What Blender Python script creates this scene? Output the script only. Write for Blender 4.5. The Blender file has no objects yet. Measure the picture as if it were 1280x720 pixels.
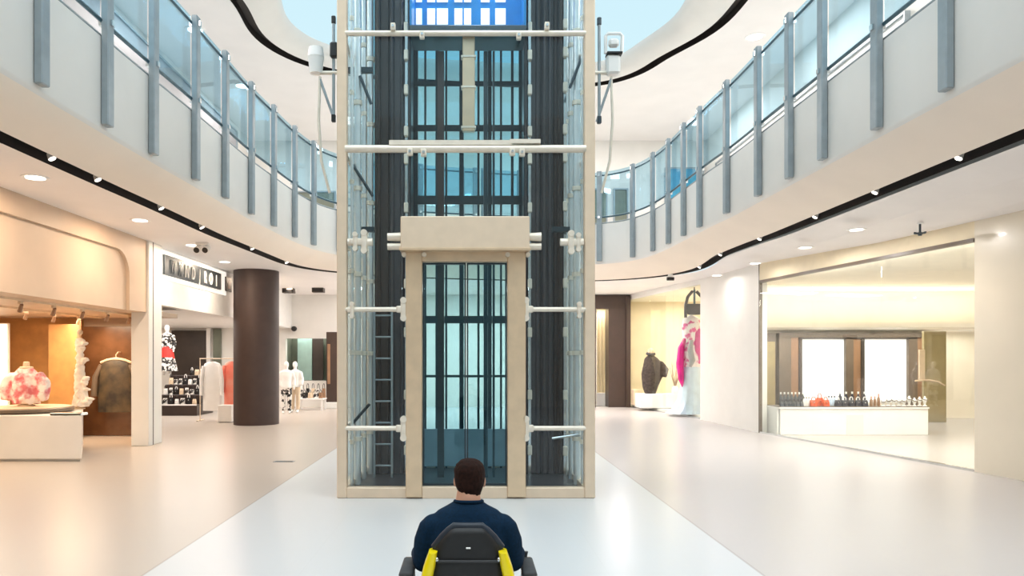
import bpy, bmesh, math, random
from mathutils import Vector, Matrix, noise
random.seed(7)
PI = math.pi
SC = bpy.context.scene
COL = SC.collection

# ------------------------------------------------------------------ materials
def lin(c):
    return tuple(((v/255.0)/12.92 if v/255.0 <= 0.04045 else ((v/255.0+0.055)/1.055)**2.4) for v in c) + (1.0,)

def mat(name, rgb, rough=0.5, metal=0.0, spec=0.5, noise_amt=0.0, noise_scale=8.0, rgb2=None, bump=0.0, coat=0.0, emit=None, emit_s=0.0, thresh=None):
    m = bpy.data.materials.new(name); m.use_nodes = True
    nt = m.node_tree; b = nt.nodes['Principled BSDF']
    b.inputs['Base Color'].default_value = lin(rgb)
    b.inputs['Roughness'].default_value = rough
    b.inputs['Metallic'].default_value = metal
    b.inputs['Specular IOR Level'].default_value = spec
    b.inputs['Coat Weight'].default_value = coat
    b.inputs['Coat Roughness'].default_value = 0.08
    if emit:
        b.inputs['Emission Color'].default_value = lin(emit)
        b.inputs['Emission Strength'].default_value = emit_s
    if noise_amt > 0 or rgb2 or bump > 0:
        tc = nt.nodes.new('ShaderNodeTexCoord')
        n = nt.nodes.new('ShaderNodeTexNoise'); n.inputs['Scale'].default_value = noise_scale
        n.inputs['Detail'].default_value = 4.0
        nt.links.new(tc.outputs['Object'], n.inputs['Vector'])
        if noise_amt > 0 or rgb2:
            r = nt.nodes.new('ShaderNodeValToRGB')
            c2 = rgb2 if rgb2 else tuple(max(0, v*(1-noise_amt)) for v in rgb)
            r.color_ramp.elements[0].color = lin(c2); r.color_ramp.elements[1].color = lin(rgb)
            lo, hi = thresh if thresh else (0.35, 0.65)
            r.color_ramp.elements[0].position = lo; r.color_ramp.elements[1].position = hi
            nt.links.new(n.outputs['Fac'], r.inputs['Fac'])
            nt.links.new(r.outputs['Color'], b.inputs['Base Color'])
        if bump > 0:
            bp = nt.nodes.new('ShaderNodeBump'); bp.inputs['Strength'].default_value = bump; bp.inputs['Distance'].default_value = 0.01
            nt.links.new(n.outputs['Fac'], bp.inputs['Height']); nt.links.new(bp.outputs['Normal'], b.inputs['Normal'])
    return m

def glass(name, tint, refl=0.12, rough=0.02, refl_tint=(255, 255, 255)):
    m = bpy.data.materials.new(name); m.use_nodes = True
    nt = m.node_tree; nt.nodes.clear()
    out = nt.nodes.new('ShaderNodeOutputMaterial')
    tr = nt.nodes.new('ShaderNodeBsdfTransparent'); tr.inputs['Color'].default_value = lin(tint)
    gl = nt.nodes.new('ShaderNodeBsdfGlossy'); gl.inputs['Roughness'].default_value = rough
    gl.inputs['Color'].default_value = lin(refl_tint)
    lw = nt.nodes.new('ShaderNodeLayerWeight'); lw.inputs['Blend'].default_value = 0.25
    mp = nt.nodes.new('ShaderNodeMapRange'); mp.inputs['To Min'].default_value = refl; mp.inputs['To Max'].default_value = 0.75
    mx = nt.nodes.new('ShaderNodeMixShader')
    nt.links.new(lw.outputs['Facing'], mp.inputs['Value'])
    mp.inputs['From Min'].default_value = 0.35
    nt.links.new(mp.outputs['Result'], mx.inputs['Fac'])
    nt.links.new(tr.outputs[0], mx.inputs[1]); nt.links.new(gl.outputs[0], mx.inputs[2])
    nt.links.new(mx.outputs[0], out.inputs['Surface'])
    return m

def emis(name, rgb, s):
    return mat(name, rgb, 0.5, emit=rgb, emit_s=s)

M = {}
M['cream'] = mat('cream_paint', (238, 235, 229), 0.55, noise_amt=0.02, noise_scale=1.5)
M['fascia'] = mat('gallery_fascia_paint', (238, 234, 228), 0.4, noise_amt=0.02, noise_scale=1.2)
M['ceil'] = mat('ceiling_plaster', (248, 243, 240), 0.6, noise_amt=0.015, noise_scale=1.2)
M['soffit'] = mat('warm_lit_soffit', (250, 236, 220), 0.5, noise_amt=0.015, noise_scale=1.2)  # warm bounce light put into the colour; otherwise the fascia paint
M['slot'] = mat('dark_slot_paint', (42, 34, 30), 0.6, noise_amt=0.2, noise_scale=3)
M['post'] = mat('grey_blue_steel', (158, 168, 173), 0.38, metal=0.35, noise_amt=0.06, noise_scale=6)
M['post_dark'] = mat('dark_grey_steel', (78, 88, 95), 0.38, metal=0.5, noise_amt=0.08, noise_scale=6)
M['chrome'] = mat('polished_steel', (212, 216, 218), 0.15, metal=1.0, noise_amt=0.05, noise_scale=5)
M['pipe'] = mat('pale_steel_pipe', (232, 238, 240), 0.25, metal=0.55, noise_amt=0.04, noise_scale=5)
M['brushed'] = mat('brushed_champagne_steel', (226, 200, 168), 0.28, metal=0.4, noise_amt=0.05, noise_scale=5)
M['tower'] = mat('off_white_steel', (228, 207, 182), 0.4, metal=0.15, noise_amt=0.03, noise_scale=5)
M['tower_light'] = mat('cream_fitting_metal', (236, 226, 210), 0.35, metal=0.2, noise_amt=0.04, noise_scale=9)
M['clad_brown'] = mat('dark_brown_cladding', (54, 41, 37), 0.35, noise_amt=0.15, noise_scale=2)
M['clad_grey'] = mat('charcoal_cladding', (70, 66, 69), 0.32, noise_amt=0.12, noise_scale=2)
M['mullion'] = mat('slate_mullion', (48, 62, 70), 0.35, metal=0.3, noise_amt=0.1, noise_scale=6)
M['black'] = mat('black_plastic', (24, 24, 26), 0.4, noise_amt=0.15, noise_scale=20)
M['black_soft'] = mat('black_vinyl', (28, 27, 28), 0.5, noise_amt=0.2, noise_scale=30, bump=0.05)
M['rubber'] = mat('grey_rubber', (62, 62, 64), 0.7, noise_amt=0.1, noise_scale=30)
M['yellow'] = mat('yellow_lacquer', (255, 228, 0), 0.3, noise_amt=0.03, noise_scale=9, coat=0.3)
M['brown_col'] = mat('dark_bronze_panel', (68, 52, 48), 0.55, noise_amt=0.08, noise_scale=3)
M['brown_frame'] = mat('umber_frame', (72, 56, 48), 0.4, noise_amt=0.08, noise_scale=4)
M['white'] = mat('white_lacquer', (248, 246, 243), 0.3, noise_amt=0.015, noise_scale=3)
M['white_matte'] = mat('white_matte', (245, 243, 240), 0.7, noise_amt=0.02, noise_scale=5)
M['shop_cream'] = mat('warm_plaster', (212, 187, 162), 0.5, noise_amt=0.03, noise_scale=1.5)
M['shop_orange'] = mat('honey_wood', (214, 160, 100), 0.35, noise_amt=0.1, noise_scale=3)
M['shop_brown'] = mat('walnut_gloss', (128, 88, 58), 0.22, noise_amt=0.25, noise_scale=1.6, coat=0.4)
M['beige_gloss'] = mat('glossy_beige_panel', (238, 227, 206), 0.3, noise_amt=0.02, noise_scale=1.2, coat=0.25)
M['yellow_wall'] = mat('pale_gold_plaster', (243, 228, 196), 0.55, noise_amt=0.04, noise_scale=2)
M['pale_wall'] = mat('ivory_plaster', (248, 240, 224), 0.55, noise_amt=0.02, noise_scale=2)
M['taupe'] = mat('taupe_panel', (112, 98, 84), 0.35, noise_amt=0.12, noise_scale=2)
M['copper'] = mat('copper_brown_panel', (160, 122, 92), 0.35, noise_amt=0.1, noise_scale=3)
M['olive'] = mat('olive_bronze_panel', (168, 152, 110), 0.35, noise_amt=0.1, noise_scale=2)
M['dark_wall'] = mat('dark_shop_wall', (66, 56, 50), 0.4, noise_amt=0.15, noise_scale=2)
M['moss'] = mat('grey_green_panel', (118, 124, 108), 0.4, noise_amt=0.1, noise_scale=2)
M['mint'] = mat('mint_panel', (180, 214, 204), 0.35, noise_amt=0.06, noise_scale=3)
M['mid_grey'] = mat('cool_grey_panel', (150, 150, 152), 0.5, noise_amt=0.05, noise_scale=2)
M['blue'] = mat('azure_panel', (15, 145, 222), 0.3, noise_amt=0.1, noise_scale=2)
M['screen_blue'] = mat('teal_blue_panel', (60, 165, 205), 0.3, noise_amt=0.15, noise_scale=2)
M['coral'] = mat('coral_fabric', (244, 120, 100), 0.6, rgb2=(240, 160, 140), noise_scale=2)
M['red'] = mat('red_leather', (214, 50, 40), 0.4, noise_amt=0.15, noise_scale=9)
M['orange_it'] = mat('orange_leather', (232, 92, 40), 0.4, noise_amt=0.15, noise_scale=12)
M['navy_it'] = mat('navy_leather', (40, 44, 62), 0.4, noise_amt=0.2, noise_scale=12)
M['grey_it'] = mat('slate_leather', (82, 88, 94), 0.4, noise_amt=0.2, noise_scale=12)
M['bw'] = mat('black_white_print', (240, 236, 230), 0.5, rgb2=(22, 22, 24), noise_scale=11, thresh=(0.47, 0.53))
M['pink_fluff'] = mat('pink_white_knit', (250, 240, 236), 0.9, rgb2=(226, 128, 136), noise_scale=4.5, bump=0.6, thresh=(0.42, 0.56))
M['magenta'] = mat('magenta_satin', (240, 40, 150), 0.4, noise_amt=0.12, noise_scale=4)
M['pinkmix'] = mat('pink_white_brocade', (245, 236, 240), 0.5, rgb2=(214, 60, 140), noise_scale=5, thresh=(0.4, 0.5))
M['ice'] = mat('ice_blue_tulle', (214, 232, 250), 0.7, noise_amt=0.06, noise_scale=4)
M['fur'] = mat('dark_taupe_fur', (84, 72, 66), 0.9, noise_amt=0.35, noise_scale=14, bump=0.5)
M['cape'] = mat('olive_black_cape', (86, 72, 50), 0.6, rgb2=(44, 38, 32), noise_scale=3.5)
M['sand'] = mat('sand_mannequin', (230, 206, 176), 0.5, noise_amt=0.04, noise_scale=6)
M['frill'] = mat('white_frill_cloth', (250, 240, 226), 0.8, noise_amt=0.08, noise_scale=12, bump=0.4)
M['skin'] = mat('skin', (214, 160, 132), 0.5, noise_amt=0.05, noise_scale=20)
M['hair'] = mat('dark_brown_hair', (46, 25, 18), 0.85, spec=0.15, noise_amt=0.35, noise_scale=60, bump=0.5)
M['sweater'] = mat('navy_knit', (6, 38, 62), 0.9, spec=0.2, noise_amt=0.15, noise_scale=70, bump=0.25)
M['trousers'] = mat('dark_trousers', (40, 42, 50), 0.8, noise_amt=0.15, noise_scale=40)
M['lamp_white'] = emis('lit_lamp_white', (255, 248, 236), 3.0)
M['lamp_warm'] = emis('lit_lamp_warm', (255, 226, 180), 3.0)
M['lit_panel'] = emis('lit_white_panel', (250, 250, 250), 0.55)
M['halo'] = emis('sign_backlight', (255, 250, 240), 0.55)
M['glass_clear'] = glass('clear_glass', (250, 252, 250), 0.05)
M['glass_rail'] = glass('balustrade_glass', (222, 239, 247), 0.07, refl_tint=(205, 238, 250))
M['glass_side'] = glass('shaft_side_glass', (242, 249, 251), 0.10)
M['glass_front'] = glass('shaft_front_glass', (247, 251, 252), 0.022)
M['glass_teal'] = glass('teal_glass', (196, 232, 242), 0.08, refl_tint=(170, 225, 245))
M['glass_pale'] = glass('pale_rear_glass', (226, 241, 243), 0.07, refl_tint=(190, 228, 240))
M['slate_blue'] = mat('slate_blue_panel', (172, 198, 212), 0.3, noise_amt=0.1, noise_scale=2)
M['glass_door'] = glass('lift_door_glass', (224, 240, 243), 0.035, refl_tint=(190, 225, 238))
M['rail_teal'] = mat('teal_grey_rail', (74, 104, 116), 0.3, metal=0.5, noise_amt=0.1, noise_scale=9)

# floor: pale path between warmer sides, fine joints
def floor_mat():
    m = bpy.data.materials.new('polished_floor'); m.use_nodes = True
    nt = m.node_tree; b = nt.nodes['Principled BSDF']; L = nt.links.new
    geo = nt.nodes.new('ShaderNodeNewGeometry'); sep = nt.nodes.new('ShaderNodeSeparateXYZ'); L(geo.outputs['Position'], sep.inputs[0])
    def math_(op, a, bb=None, c=None):
        n = nt.nodes.new('ShaderNodeMath'); n.operation = op
        for i, v in enumerate((a, bb, c)):
            if v is None: continue
            if isinstance(v, (int, float)): n.inputs[i].default_value = v
            else: L(v, n.inputs[i])
        return n.outputs[0]
    X, Y = sep.outputs['X'], sep.outputs['Y']
    inside = math_('MULTIPLY', math_('GREATER_THAN', X, -2.74), math_('LESS_THAN', X, 2.45))
    left = math_('LESS_THAN', X, -2.74)
    nz = nt.nodes.new('ShaderNodeTexNoise'); nz.inputs['Scale'].default_value = 0.7; L(geo.outputs['Position'], nz.inputs['Vector'])
    def mixc(f, a, bb):
        n = nt.nodes.new('ShaderNodeMix'); n.data_type = 'RGBA'; L(f, n.inputs['Factor'])
        for k, v in (('A', a), ('B', bb)):
            s = [i for i in n.inputs if i.name == k and i.type == 'RGBA'][0]
            if isinstance(v, tuple): s.default_value = lin(v)
            else: L(v, s)
        return [o for o in n.outputs if o.type == 'RGBA'][0]
    side = mixc(left, (192, 186, 184), (191, 181, 171))
    base = mixc(inside, side, (204, 207, 209))
    # joints
    def joint(v, period, w, off=0.0):
        f = math_('FRACT', math_('DIVIDE', math_('ADD', v, off), period))
        return math_('LESS_THAN', f, w/period)
    jx = joint(X, 1.3, 0.006, 0.14+1.3*4); jy = joint(Y, 1.3, 0.008, 0.3)
    jj = math_('MULTIPLY', math_('MAXIMUM', jx, jy), 0.06)
    e1 = math_('LESS_THAN', math_('ABSOLUTE', math_('ADD', X, 2.74)), 0.012)
    e2 = math_('LESS_THAN', math_('ABSOLUTE', math_('SUBTRACT', X, 2.45)), 0.012)
    jj = math_('MAXIMUM', jj, math_('MULTIPLY', math_('MAXIMUM', e1, e2), 0.45))
    col = mixc(jj, base, (150, 142, 134))
    v = mixc(math_('MULTIPLY', nz.outputs['Fac'], 0.10), col, (206, 196, 186))
    L(v, b.inputs['Base Color'])
    b.inputs['Roughness'].default_value = 0.27
    b.inputs['Specular IOR Level'].default_value = 0.26
    return m
M['floor'] = floor_mat()

# ------------------------------------------------------------------ mesh builder
def wloc(o):
    v = Vector((0, 0, 0))
    while o is not None:
        v += o.location; o = o.parent
    return v

class MB:
    def __init__(s): s.bm = bmesh.new(); s.mi = 0
    def _tag(s, faces):
        for f in faces: f.material_index = s.mi
    def box(s, c, d, bevel=0.0, rot=None, seg=1):
        r = bmesh.ops.create_cube(s.bm, size=1.0); vs = r['verts']
        bmesh.ops.scale(s.bm, vec=d, verts=vs)
        if bevel > 0:
            es = list({e for v in vs for e in v.link_edges})
            rb = bmesh.ops.bevel(s.bm, geom=es, offset=bevel, segments=seg, affect='EDGES', profile=0.5)
            vs = list({v for f in rb['faces'] for v in f.verts} | {v for v in vs if v.is_valid})
        if rot is not None: bmesh.ops.rotate(s.bm, cent=(0, 0, 0), matrix=rot, verts=vs)
        bmesh.ops.translate(s.bm, vec=c, verts=vs)
        s._tag({f for v in vs for f in v.link_faces}); return s
    def b2(s, a, b, bevel=0.0):
        a = Vector(a); b = Vector(b)
        return s.box((a+b)/2, [abs(v) for v in (b-a)], bevel)
    def cyl(s, p0, p1, r0, r1=None, seg=16, cap=True):
        r1 = r0 if r1 is None else r1
        p0 = Vector(p0); p1 = Vector(p1); d = p1-p0
        r = bmesh.ops.create_cone(s.bm, cap_ends=cap, cap_tris=False, segments=seg, radius1=r0, radius2=r1, depth=d.length)
        q = Vector((0, 0, 1)).rotation_difference(d.normalized()).to_matrix()
        bmesh.ops.rotate(s.bm, cent=(0, 0, 0), matrix=q, verts=r['verts'])
        bmesh.ops.translate(s.bm, vec=(p0+p1)/2, verts=r['verts'])
        s._tag({f for v in r['verts'] for f in v.link_faces}); return s
    def ball(s, c, r, sc=(1, 1, 1), seg=14):
        q = bmesh.ops.create_uvsphere(s.bm, u_segments=seg, v_segments=max(6, seg*2//3), radius=r)
        bmesh.ops.scale(s.bm, vec=sc, verts=q['verts']); bmesh.ops.translate(s.bm, vec=c, verts=q['verts'])
        s._tag({f for v in q['verts'] for f in v.link_faces}); return s
    def loft(s, rings, cap=True, close=True):
        vr = [[s.bm.verts.new(p) for p in r] for r in rings]; fs = []
        n = len(vr[0])
        for a, b in zip(vr, vr[1:]):
            for i in range(n if close else n-1):
                j = (i+1) % n
                fs.append(s.bm.faces.new((a[i], a[j], b[j], b[i])))
        if cap and close:
            fs.append(s.bm.faces.new(list(reversed(vr[0])))); fs.append(s.bm.faces.new(vr[-1]))
        s._tag(fs); return s
    def tube(s, pts, r, seg=10):
        pts = [Vector(p) for p in pts]; rs = r if isinstance(r, (list, tuple)) else [r]*len(pts)
        rings = []; up = None
        for i, p in enumerate(pts):
            t = (pts[min(i+1, len(pts)-1)]-pts[max(i-1, 0)]).normalized()
            if up is None:
                up = t.orthogonal().normalized()
            up = (up - t*up.dot(t)).normalized(); w = t.cross(up)
            rings.append([p+(up*math.cos(2*PI*k/seg)+w*math.sin(2*PI*k/seg))*rs[i] for k in range(seg)])
        return s.loft(rings)
    def lathe(s, prof, c=(0, 0, 0), seg=28, sx=1, sy=1):
        rings = [[(c[0]+sx*r*math.cos(2*PI*k/seg), c[1]+sy*r*math.sin(2*PI*k/seg), c[2]+z) for k in range(seg)] for r, z in prof]
        return s.loft(rings)
    def prism(s, poly, a, b, axis='Y'):
        # poly in the two other axes, extruded along axis from a to b
        def P(u, v, t):
            return {'Y': (u, t, v), 'X': (t, u, v), 'Z': (u, v, t)}[axis]
        return s.loft([[P(u, v, a) for u, v in poly], [P(u, v, b) for u, v in poly]])
    def strip(s, A, B):
        va = [s.bm.verts.new(p) for p in A]; vb = [s.bm.verts.new(p) for p in B]
        fs = [s.bm.faces.new((va[i], va[i+1], vb[i+1], vb[i])) for i in range(len(A)-1)]
        s._tag(fs); return s
    def grid(s, rows):
        v = [[s.bm.verts.new(p) for p in r] for r in rows]; fs = []
        for i in range(len(v)-1):
            for j in range(len(v[0])-1):
                fs.append(s.bm.faces.new((v[i][j], v[i][j+1], v[i+1][j+1], v[i+1][j])))
        s._tag(fs); return s
    def build(s, name, mats, parent=None, smooth=False, local=False, origin=None, recalc=True):
        if recalc: bmesh.ops.recalc_face_normals(s.bm, faces=s.bm.faces)
        me = bpy.data.meshes.new(name)
        o = bpy.data.objects.new(name, me); COL.objects.link(o)
        if parent is not None:
            o.parent = parent
            if not local:
                bmesh.ops.translate(s.bm, vec=-wloc(parent), verts=s.bm.verts)
        elif origin is not None:
            if not local: bmesh.ops.translate(s.bm, vec=-Vector(origin), verts=s.bm.verts)
            o.location = origin
        s.bm.to_mesh(me); s.bm.free()
        for m in (mats if isinstance(mats, (list, tuple)) else [mats]): me.materials.append(m)
        if smooth:
            me.polygons.foreach_set('use_smooth', [True]*len(me.polygons))
            try: me.set_sharp_from_angle(angle=math.radians(50))
            except Exception: pass
        return o

def fuse(mb, voxel, smooth=6, fac=0.5):
    """voxel-fuse everything in mb into one continuous surface; returns a new MB"""
    me = bpy.data.meshes.new('tmp'); mb.bm.to_mesh(me); mb.bm.free()
    o = bpy.data.objects.new('tmp', me); COL.objects.link(o)
    r = o.modifiers.new('r', 'REMESH'); r.mode = 'VOXEL'; r.voxel_size = voxel
    sm = o.modifiers.new('s', 'SMOOTH'); sm.iterations = smooth; sm.factor = fac
    dg = bpy.context.evaluated_depsgraph_get()
    ev = o.evaluated_get(dg)
    nm = bpy.data.meshes.new_from_object(ev)
    out = MB(); out.bm.from_mesh(nm)
    bpy.data.objects.remove(o); bpy.data.meshes.remove(me); bpy.data.meshes.remove(nm)
    return out

def tag(o, label=None, cat=None, group=None, kind=None):
    if label: o['label'] = label
    if cat: o['category'] = cat
    if group: o['group'] = group
    if kind: o['kind'] = kind
    return o

def thing(name, label, cat, loc=(0, 0, 0), rz=0.0, group=None):
    o = bpy.data.objects.new(name, None); COL.objects.link(o)
    o.empty_display_size = 0.1
    o.location = loc; o.rotation_euler = (0, 0, rz)
    return tag(o, label, cat, group)

def struct(mb, name, mats, label=None, smooth=False, parent=None):
    o = mb.build(name, mats, parent, smooth)
    if parent is None: o['kind'] = 'structure'
    if label: o['label'] = label
    return o

def dup(root, loc, rz=None, label=None, group=None, scale=None):
    r = root.copy(); COL.objects.link(r); r.location = loc
    if rz is not None: r.rotation_euler = (0, 0, rz)
    if scale is not None: r.scale = scale
    if label: r['label'] = label
    if group: r['group'] = group
    for ch in list(root.children):
        c = ch.copy(); COL.objects.link(c); c.parent = r
        for g in list(ch.children):
            d = g.copy(); COL.objects.link(d); d.parent = c
    return r

ORD = ['first', 'second', 'third', 'fourth', 'fifth', 'sixth', 'seventh', 'eighth', 'ninth', 'tenth', 'eleventh', 'twelfth', 'thirteenth', 'fourteenth', 'fifteenth', 'sixteenth', 'seventeenth', 'eighteenth', 'nineteenth', 'twentieth']

# measuring: a photo pixel at depth Y gives the place it was built at
F = 914.0; CX = 588.0; CY = 450.0; H = 1.8
def wx(px, Y): return (px-CX)*Y/F
def wz(py, Y): return H-(py-CY)*Y/F

# ------------------------------------------------------------------ camera
cam = bpy.data.cameras.new('camera'); co = bpy.data.objects.new('camera', cam); COL.objects.link(co)
co.location = (0, 0, H); co.rotation_euler = (PI/2, 0, 0)
cam.sensor_width = 36.0; cam.lens = F/1280*36.0
cam.shift_x = 52/1280; cam.shift_y = 90/1280
cam.clip_end = 200
SC.camera = co

# ------------------------------------------------------------------ atrium outline
CTRL = [(-4.68, -9), (-4.66, -2), (-4.64, 4), (-4.61, 7.8), (-4.56, 10.2), (-4.5, 11.9), (-4.47, 13.2), (-4.44, 14.6), (-4.34, 16), (-4.2, 17.6), (-3.95, 18.9), (-3.5, 19.8), (-2.7, 20.4),
        (-1.5, 20.8), (0, 21.2), (1.5, 21.55), (2.9, 21.75), (3.8, 21.65), (4.45, 21.15), (4.82, 20.3), (5.0, 19.0), (5.06, 17.2), (5.1, 15.6), (5.16, 14.4), (5.17, 12.6), (5.18, 11), (5.2, 8), (5.25, 4), (5.25, -2), (5.25, -9)]
def catmull(P, n=6):
    out = []
    for i in range(len(P)-1):
        p0 = Vector(P[max(i-1, 0)]); p1 = Vector(P[i]); p2 = Vector(P[i+1]); p3 = Vector(P[min(i+2, len(P)-1)])
        for k in range(n):
            t = k/n
            out.append(0.5*((2*p1)+(p2-p0)*t+(2*p0-5*p1+4*p2-p3)*t*t+(3*p1-p0-3*p2+p3)*t**3))
    out.append(Vector(P[-1])); return out
PATH = catmull(CTRL)
NRM = []
for i, p in enumerate(PATH):
    t = (PATH[min(i+1, len(PATH)-1)]-PATH[max(i-1, 0)]).normalized()
    NRM.append(Vector((-t.y, t.x)))      # outward (away from the void)
def off(i, d, z):
    p = PATH[i]+NRM[i]*d
    return (p.x, p.y, z)
def side_w(i):
    """0 on the left gallery, 1 on the right; also how far we are into the rear bend"""
    p = PATH[i]
    return min(1, max(0, (p.x+4.3)/8.9)), min(1, max(0, (p.y-17.0)/3.6))
def slot_off(i, left=0.52, right=0.78, back=1.25):
    r, b = side_w(i)
    s = left*(1-r)+right*r
    b = b*b*(3-2*b)
    if r < 0.12: b *= 0.35
    elif r < 0.3: b *= 0.35+0.65*(r-0.12)/0.18
    return s*(1-b)+max(back, s)*b
def outer(i, z):
    p = PATH[i]; n = NRM[i]
    if p.y < 15 or abs(n.x) > 0.93:
        return (-15.0 if p.x < 0 else 18.0, p.y, z)
    # rear: fan out to the far wall
    f = (p.x+4.5)/9.4
    return (-15.0+33.0*min(1, max(0, f)), 30.0, z)
N = len(PATH)
MID = min(range(N), key=lambda i: abs(PATH[i].x-0.3) if PATH[i].y > 15 else 99)

def sweep(prof, i0, i1, mb=None):
    mb = mb or MB()
    rows = [[off(i, d(i) if callable(d) else d, z(i) if callable(z) else z) for d, z in prof] for i in range(i0, i1+1)]
    return mb.grid(rows)

ZC1, ZF2, ZC2 = 4.30, 5.82, 10.2
def zc(i):
    return ZC1
LIP = [(0.10, ZF2), (0.0, ZF2), (0.0, 4.70), (0.012, 4.665), (0.03, 4.64)]
for nm, a, b in (('trim_1', 0, MID), ('trim_2', MID, N-1)):
    w = sweep(LIP, a, b)
    struct(w, nm, M['fascia'], 'painted vertical gallery edge', smooth=True)
    w = sweep([(lambda i, f=f: 0.03+(slot_off(i)-0.03)*f, 4.64-0.34*f**0.7) for f in (0, 0.1, 0.3, 0.6, 1.0)], a, b)
    struct(w, 'trim_16' if a == 0 else 'trim_17', M['soffit'], 'sloping soffit under the gallery edge, coloured as if warmly lit', smooth=True)
    w = sweep([(lambda i: slot_off(i), ZC1), (lambda i: slot_off(i), ZC1+0.16), (lambda i: slot_off(i)+0.29, ZC1+0.16), (lambda i: slot_off(i)+0.29, ZC1)], a, b)
    struct(w, 'trim_3' if a == 0 else 'trim_4', M['slot'], 'dark recessed lighting slot along the gallery underside')

# level-one ceiling (right side eases down towards the shopfronts), upper floor, upper ceiling
def ceil1():
    mb = MB(); rows = []
    for i in range(N):
        a = Vector(off(i, slot_off(i)+0.29, ZC1)); c = Vector(outer(i, ZC1))
        row = []
        for t in (0, 0.06, 0.13, 0.25, 0.5, 1.0):
            p = a.lerp(c, t)
            if p.x > 6.0 and p.y < 26:
                k = min(1, (p.x-6.0)/1.4)*min(1, (26-p.y)/6)
                p.z -= 0.27*k*min(1, max(0.45, (24-p.y)/10))
            row.append(p)
        rows.append(row)
    return mb.grid(rows)
struct(ceil1(), 'ceiling', M['ceil'], 'pale plaster ceiling over the ground-floor walkway')
w = MB()
rows = [[off(i, 0.10, ZF2), outer(i, ZF2)] for i in range(N)]
w.grid(rows); struct(w, 'floor_upper', M['cream'], 'upper gallery floor')

# upper ceiling with its own slot and roof opening
def so2(i):
    r, k = side_w(i); k = k*k*(3-2*k)
    return (1.05*(1-r)+1.12*r)*(1-k)+(1.35*(1-r)+0.35*r)*k+0.75*k*(1-k)
def eo2(i):
    r, k = side_w(i); k = k*k*(3-2*k)
    return so2(i)-(0.75*(1-r)+0.95*r)*(1-k)-0.5*k
w = sweep([(eo2, 10.62)]+[(lambda i, f=f: eo2(i)*(1-f)+so2(i)*f, z) for f, z in ((0.03, 10.52), (0.14, 10.42), (0.34, 10.31), (0.62, 10.23), (1.0, ZC2))], 0, N-1)
struct(w, 'trim_5', M['fascia'], 'curved plaster lip around the roof opening', smooth=True)
w = sweep([(so2, ZC2), (so2, ZC2+0.2), (lambda i: so2(i)+0.3, ZC2+0.2), (lambda i: so2(i)+0.3, ZC2)], 0, N-1)
struct(w, 'trim_6', M['slot'], 'dark slot around the roof opening')
w = MB(); w.grid([[off(i, so2(i)+0.3, ZC2), outer(i, ZC2)] for i in range(N)])
struct(w, 'ceiling_upper', M['ceil'], 'pale ceiling over the upper gallery')
w = MB(); w.grid([[off(i, eo2(i), 10.62), outer(i, 11.3)] for i in range(N)])
struct(w, 'roof', M['cream'], 'roof deck')

# floor
w = MB(); w.box((1.5, 10.5, -0.1), (34, 39.4, 0.2)); struct(w, 'floor', M['floor'], 'polished off-white stone floor with a paler central path')

# ------------------------------------------------------------------ walls and shop shells
LX = -6.85
w = MB(); w.b2((LX-0.2, -9, 2.8), (LX, 15.3, 4.3)); struct(w, 'wall_left', M['shop_cream'], 'warm cream bulkhead over the left shop opening')
w = MB()
w.b2((LX, -9, 3.95), (LX+0.07, 15.3, 4.3)); w.b2((LX, 14.55, 2.8), (LX+0.07, 15.3, 3.95))
arc = [(14.55, 3.95), (14.55, 3.45)] + [(14.05+0.5*math.cos(a*PI/16), 3.45+0.5*math.sin(a*PI/16)) for a in range(0, 9)]
w.prism([(y, z) for y, z in arc], LX, LX+0.07, 'X')
struct(w, 'trim_7', M['shop_cream'], 'raised frame with a rounded corner on the left bulkhead')
w = MB(); w.b2((LX-0.25, 15.3, 0), (LX+0.12, 15.5, 4.3), 0.01); w.b2((LX-0.25, 15.56, 0), (LX+0.10, 16.0, 4.3), 0.01)
struct(w, 'trim_8', M['cream'], 'pale post between the two left shops')
w = MB(); w.b2((LX-0.2, 15.5, 0), (LX+0.11, 15.56, 4.3)); struct(w, 'trim_9', M['brown_frame'], 'thin dark joint beside the pale post')
w = MB(); w.b2((LX-0.2, 16.0, 3.02), (LX, 28, 4.3)); struct(w, 'wall_left_far', M['white_matte'], 'white bulkhead carrying the shop sign')
w = MB(); w.b2((-14.2, -9, 0), (-14.0, 30, 4.3)); struct(w, 'wall_left_outer', M['shop_cream'])
w = MB(); w.b2((-14, -9, 2.8), (LX-0.2, 17.6, 2.9)); struct(w, 'ceiling_shop', M['shop_cream'], 'low ceiling of the warm-lit shop')
w = MB(); w.b2((-14, 17.9, 3.02), (LX-0.2, 28, 3.12)); struct(w, 'ceiling_shop_far', M['white_matte'])
w = MB(); w.b2((-14, 17.6, 0), (-7.95, 17.85, 4.3)); w.prism([(-7.95, 17.6), (-7.12, 15.7), (-7.0, 15.75), (-7.8, 17.85)], 0, 4.3, 'Z')
struct(w, 'wall_partition', M['shop_cream'], 'partition between the left shops')
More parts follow.
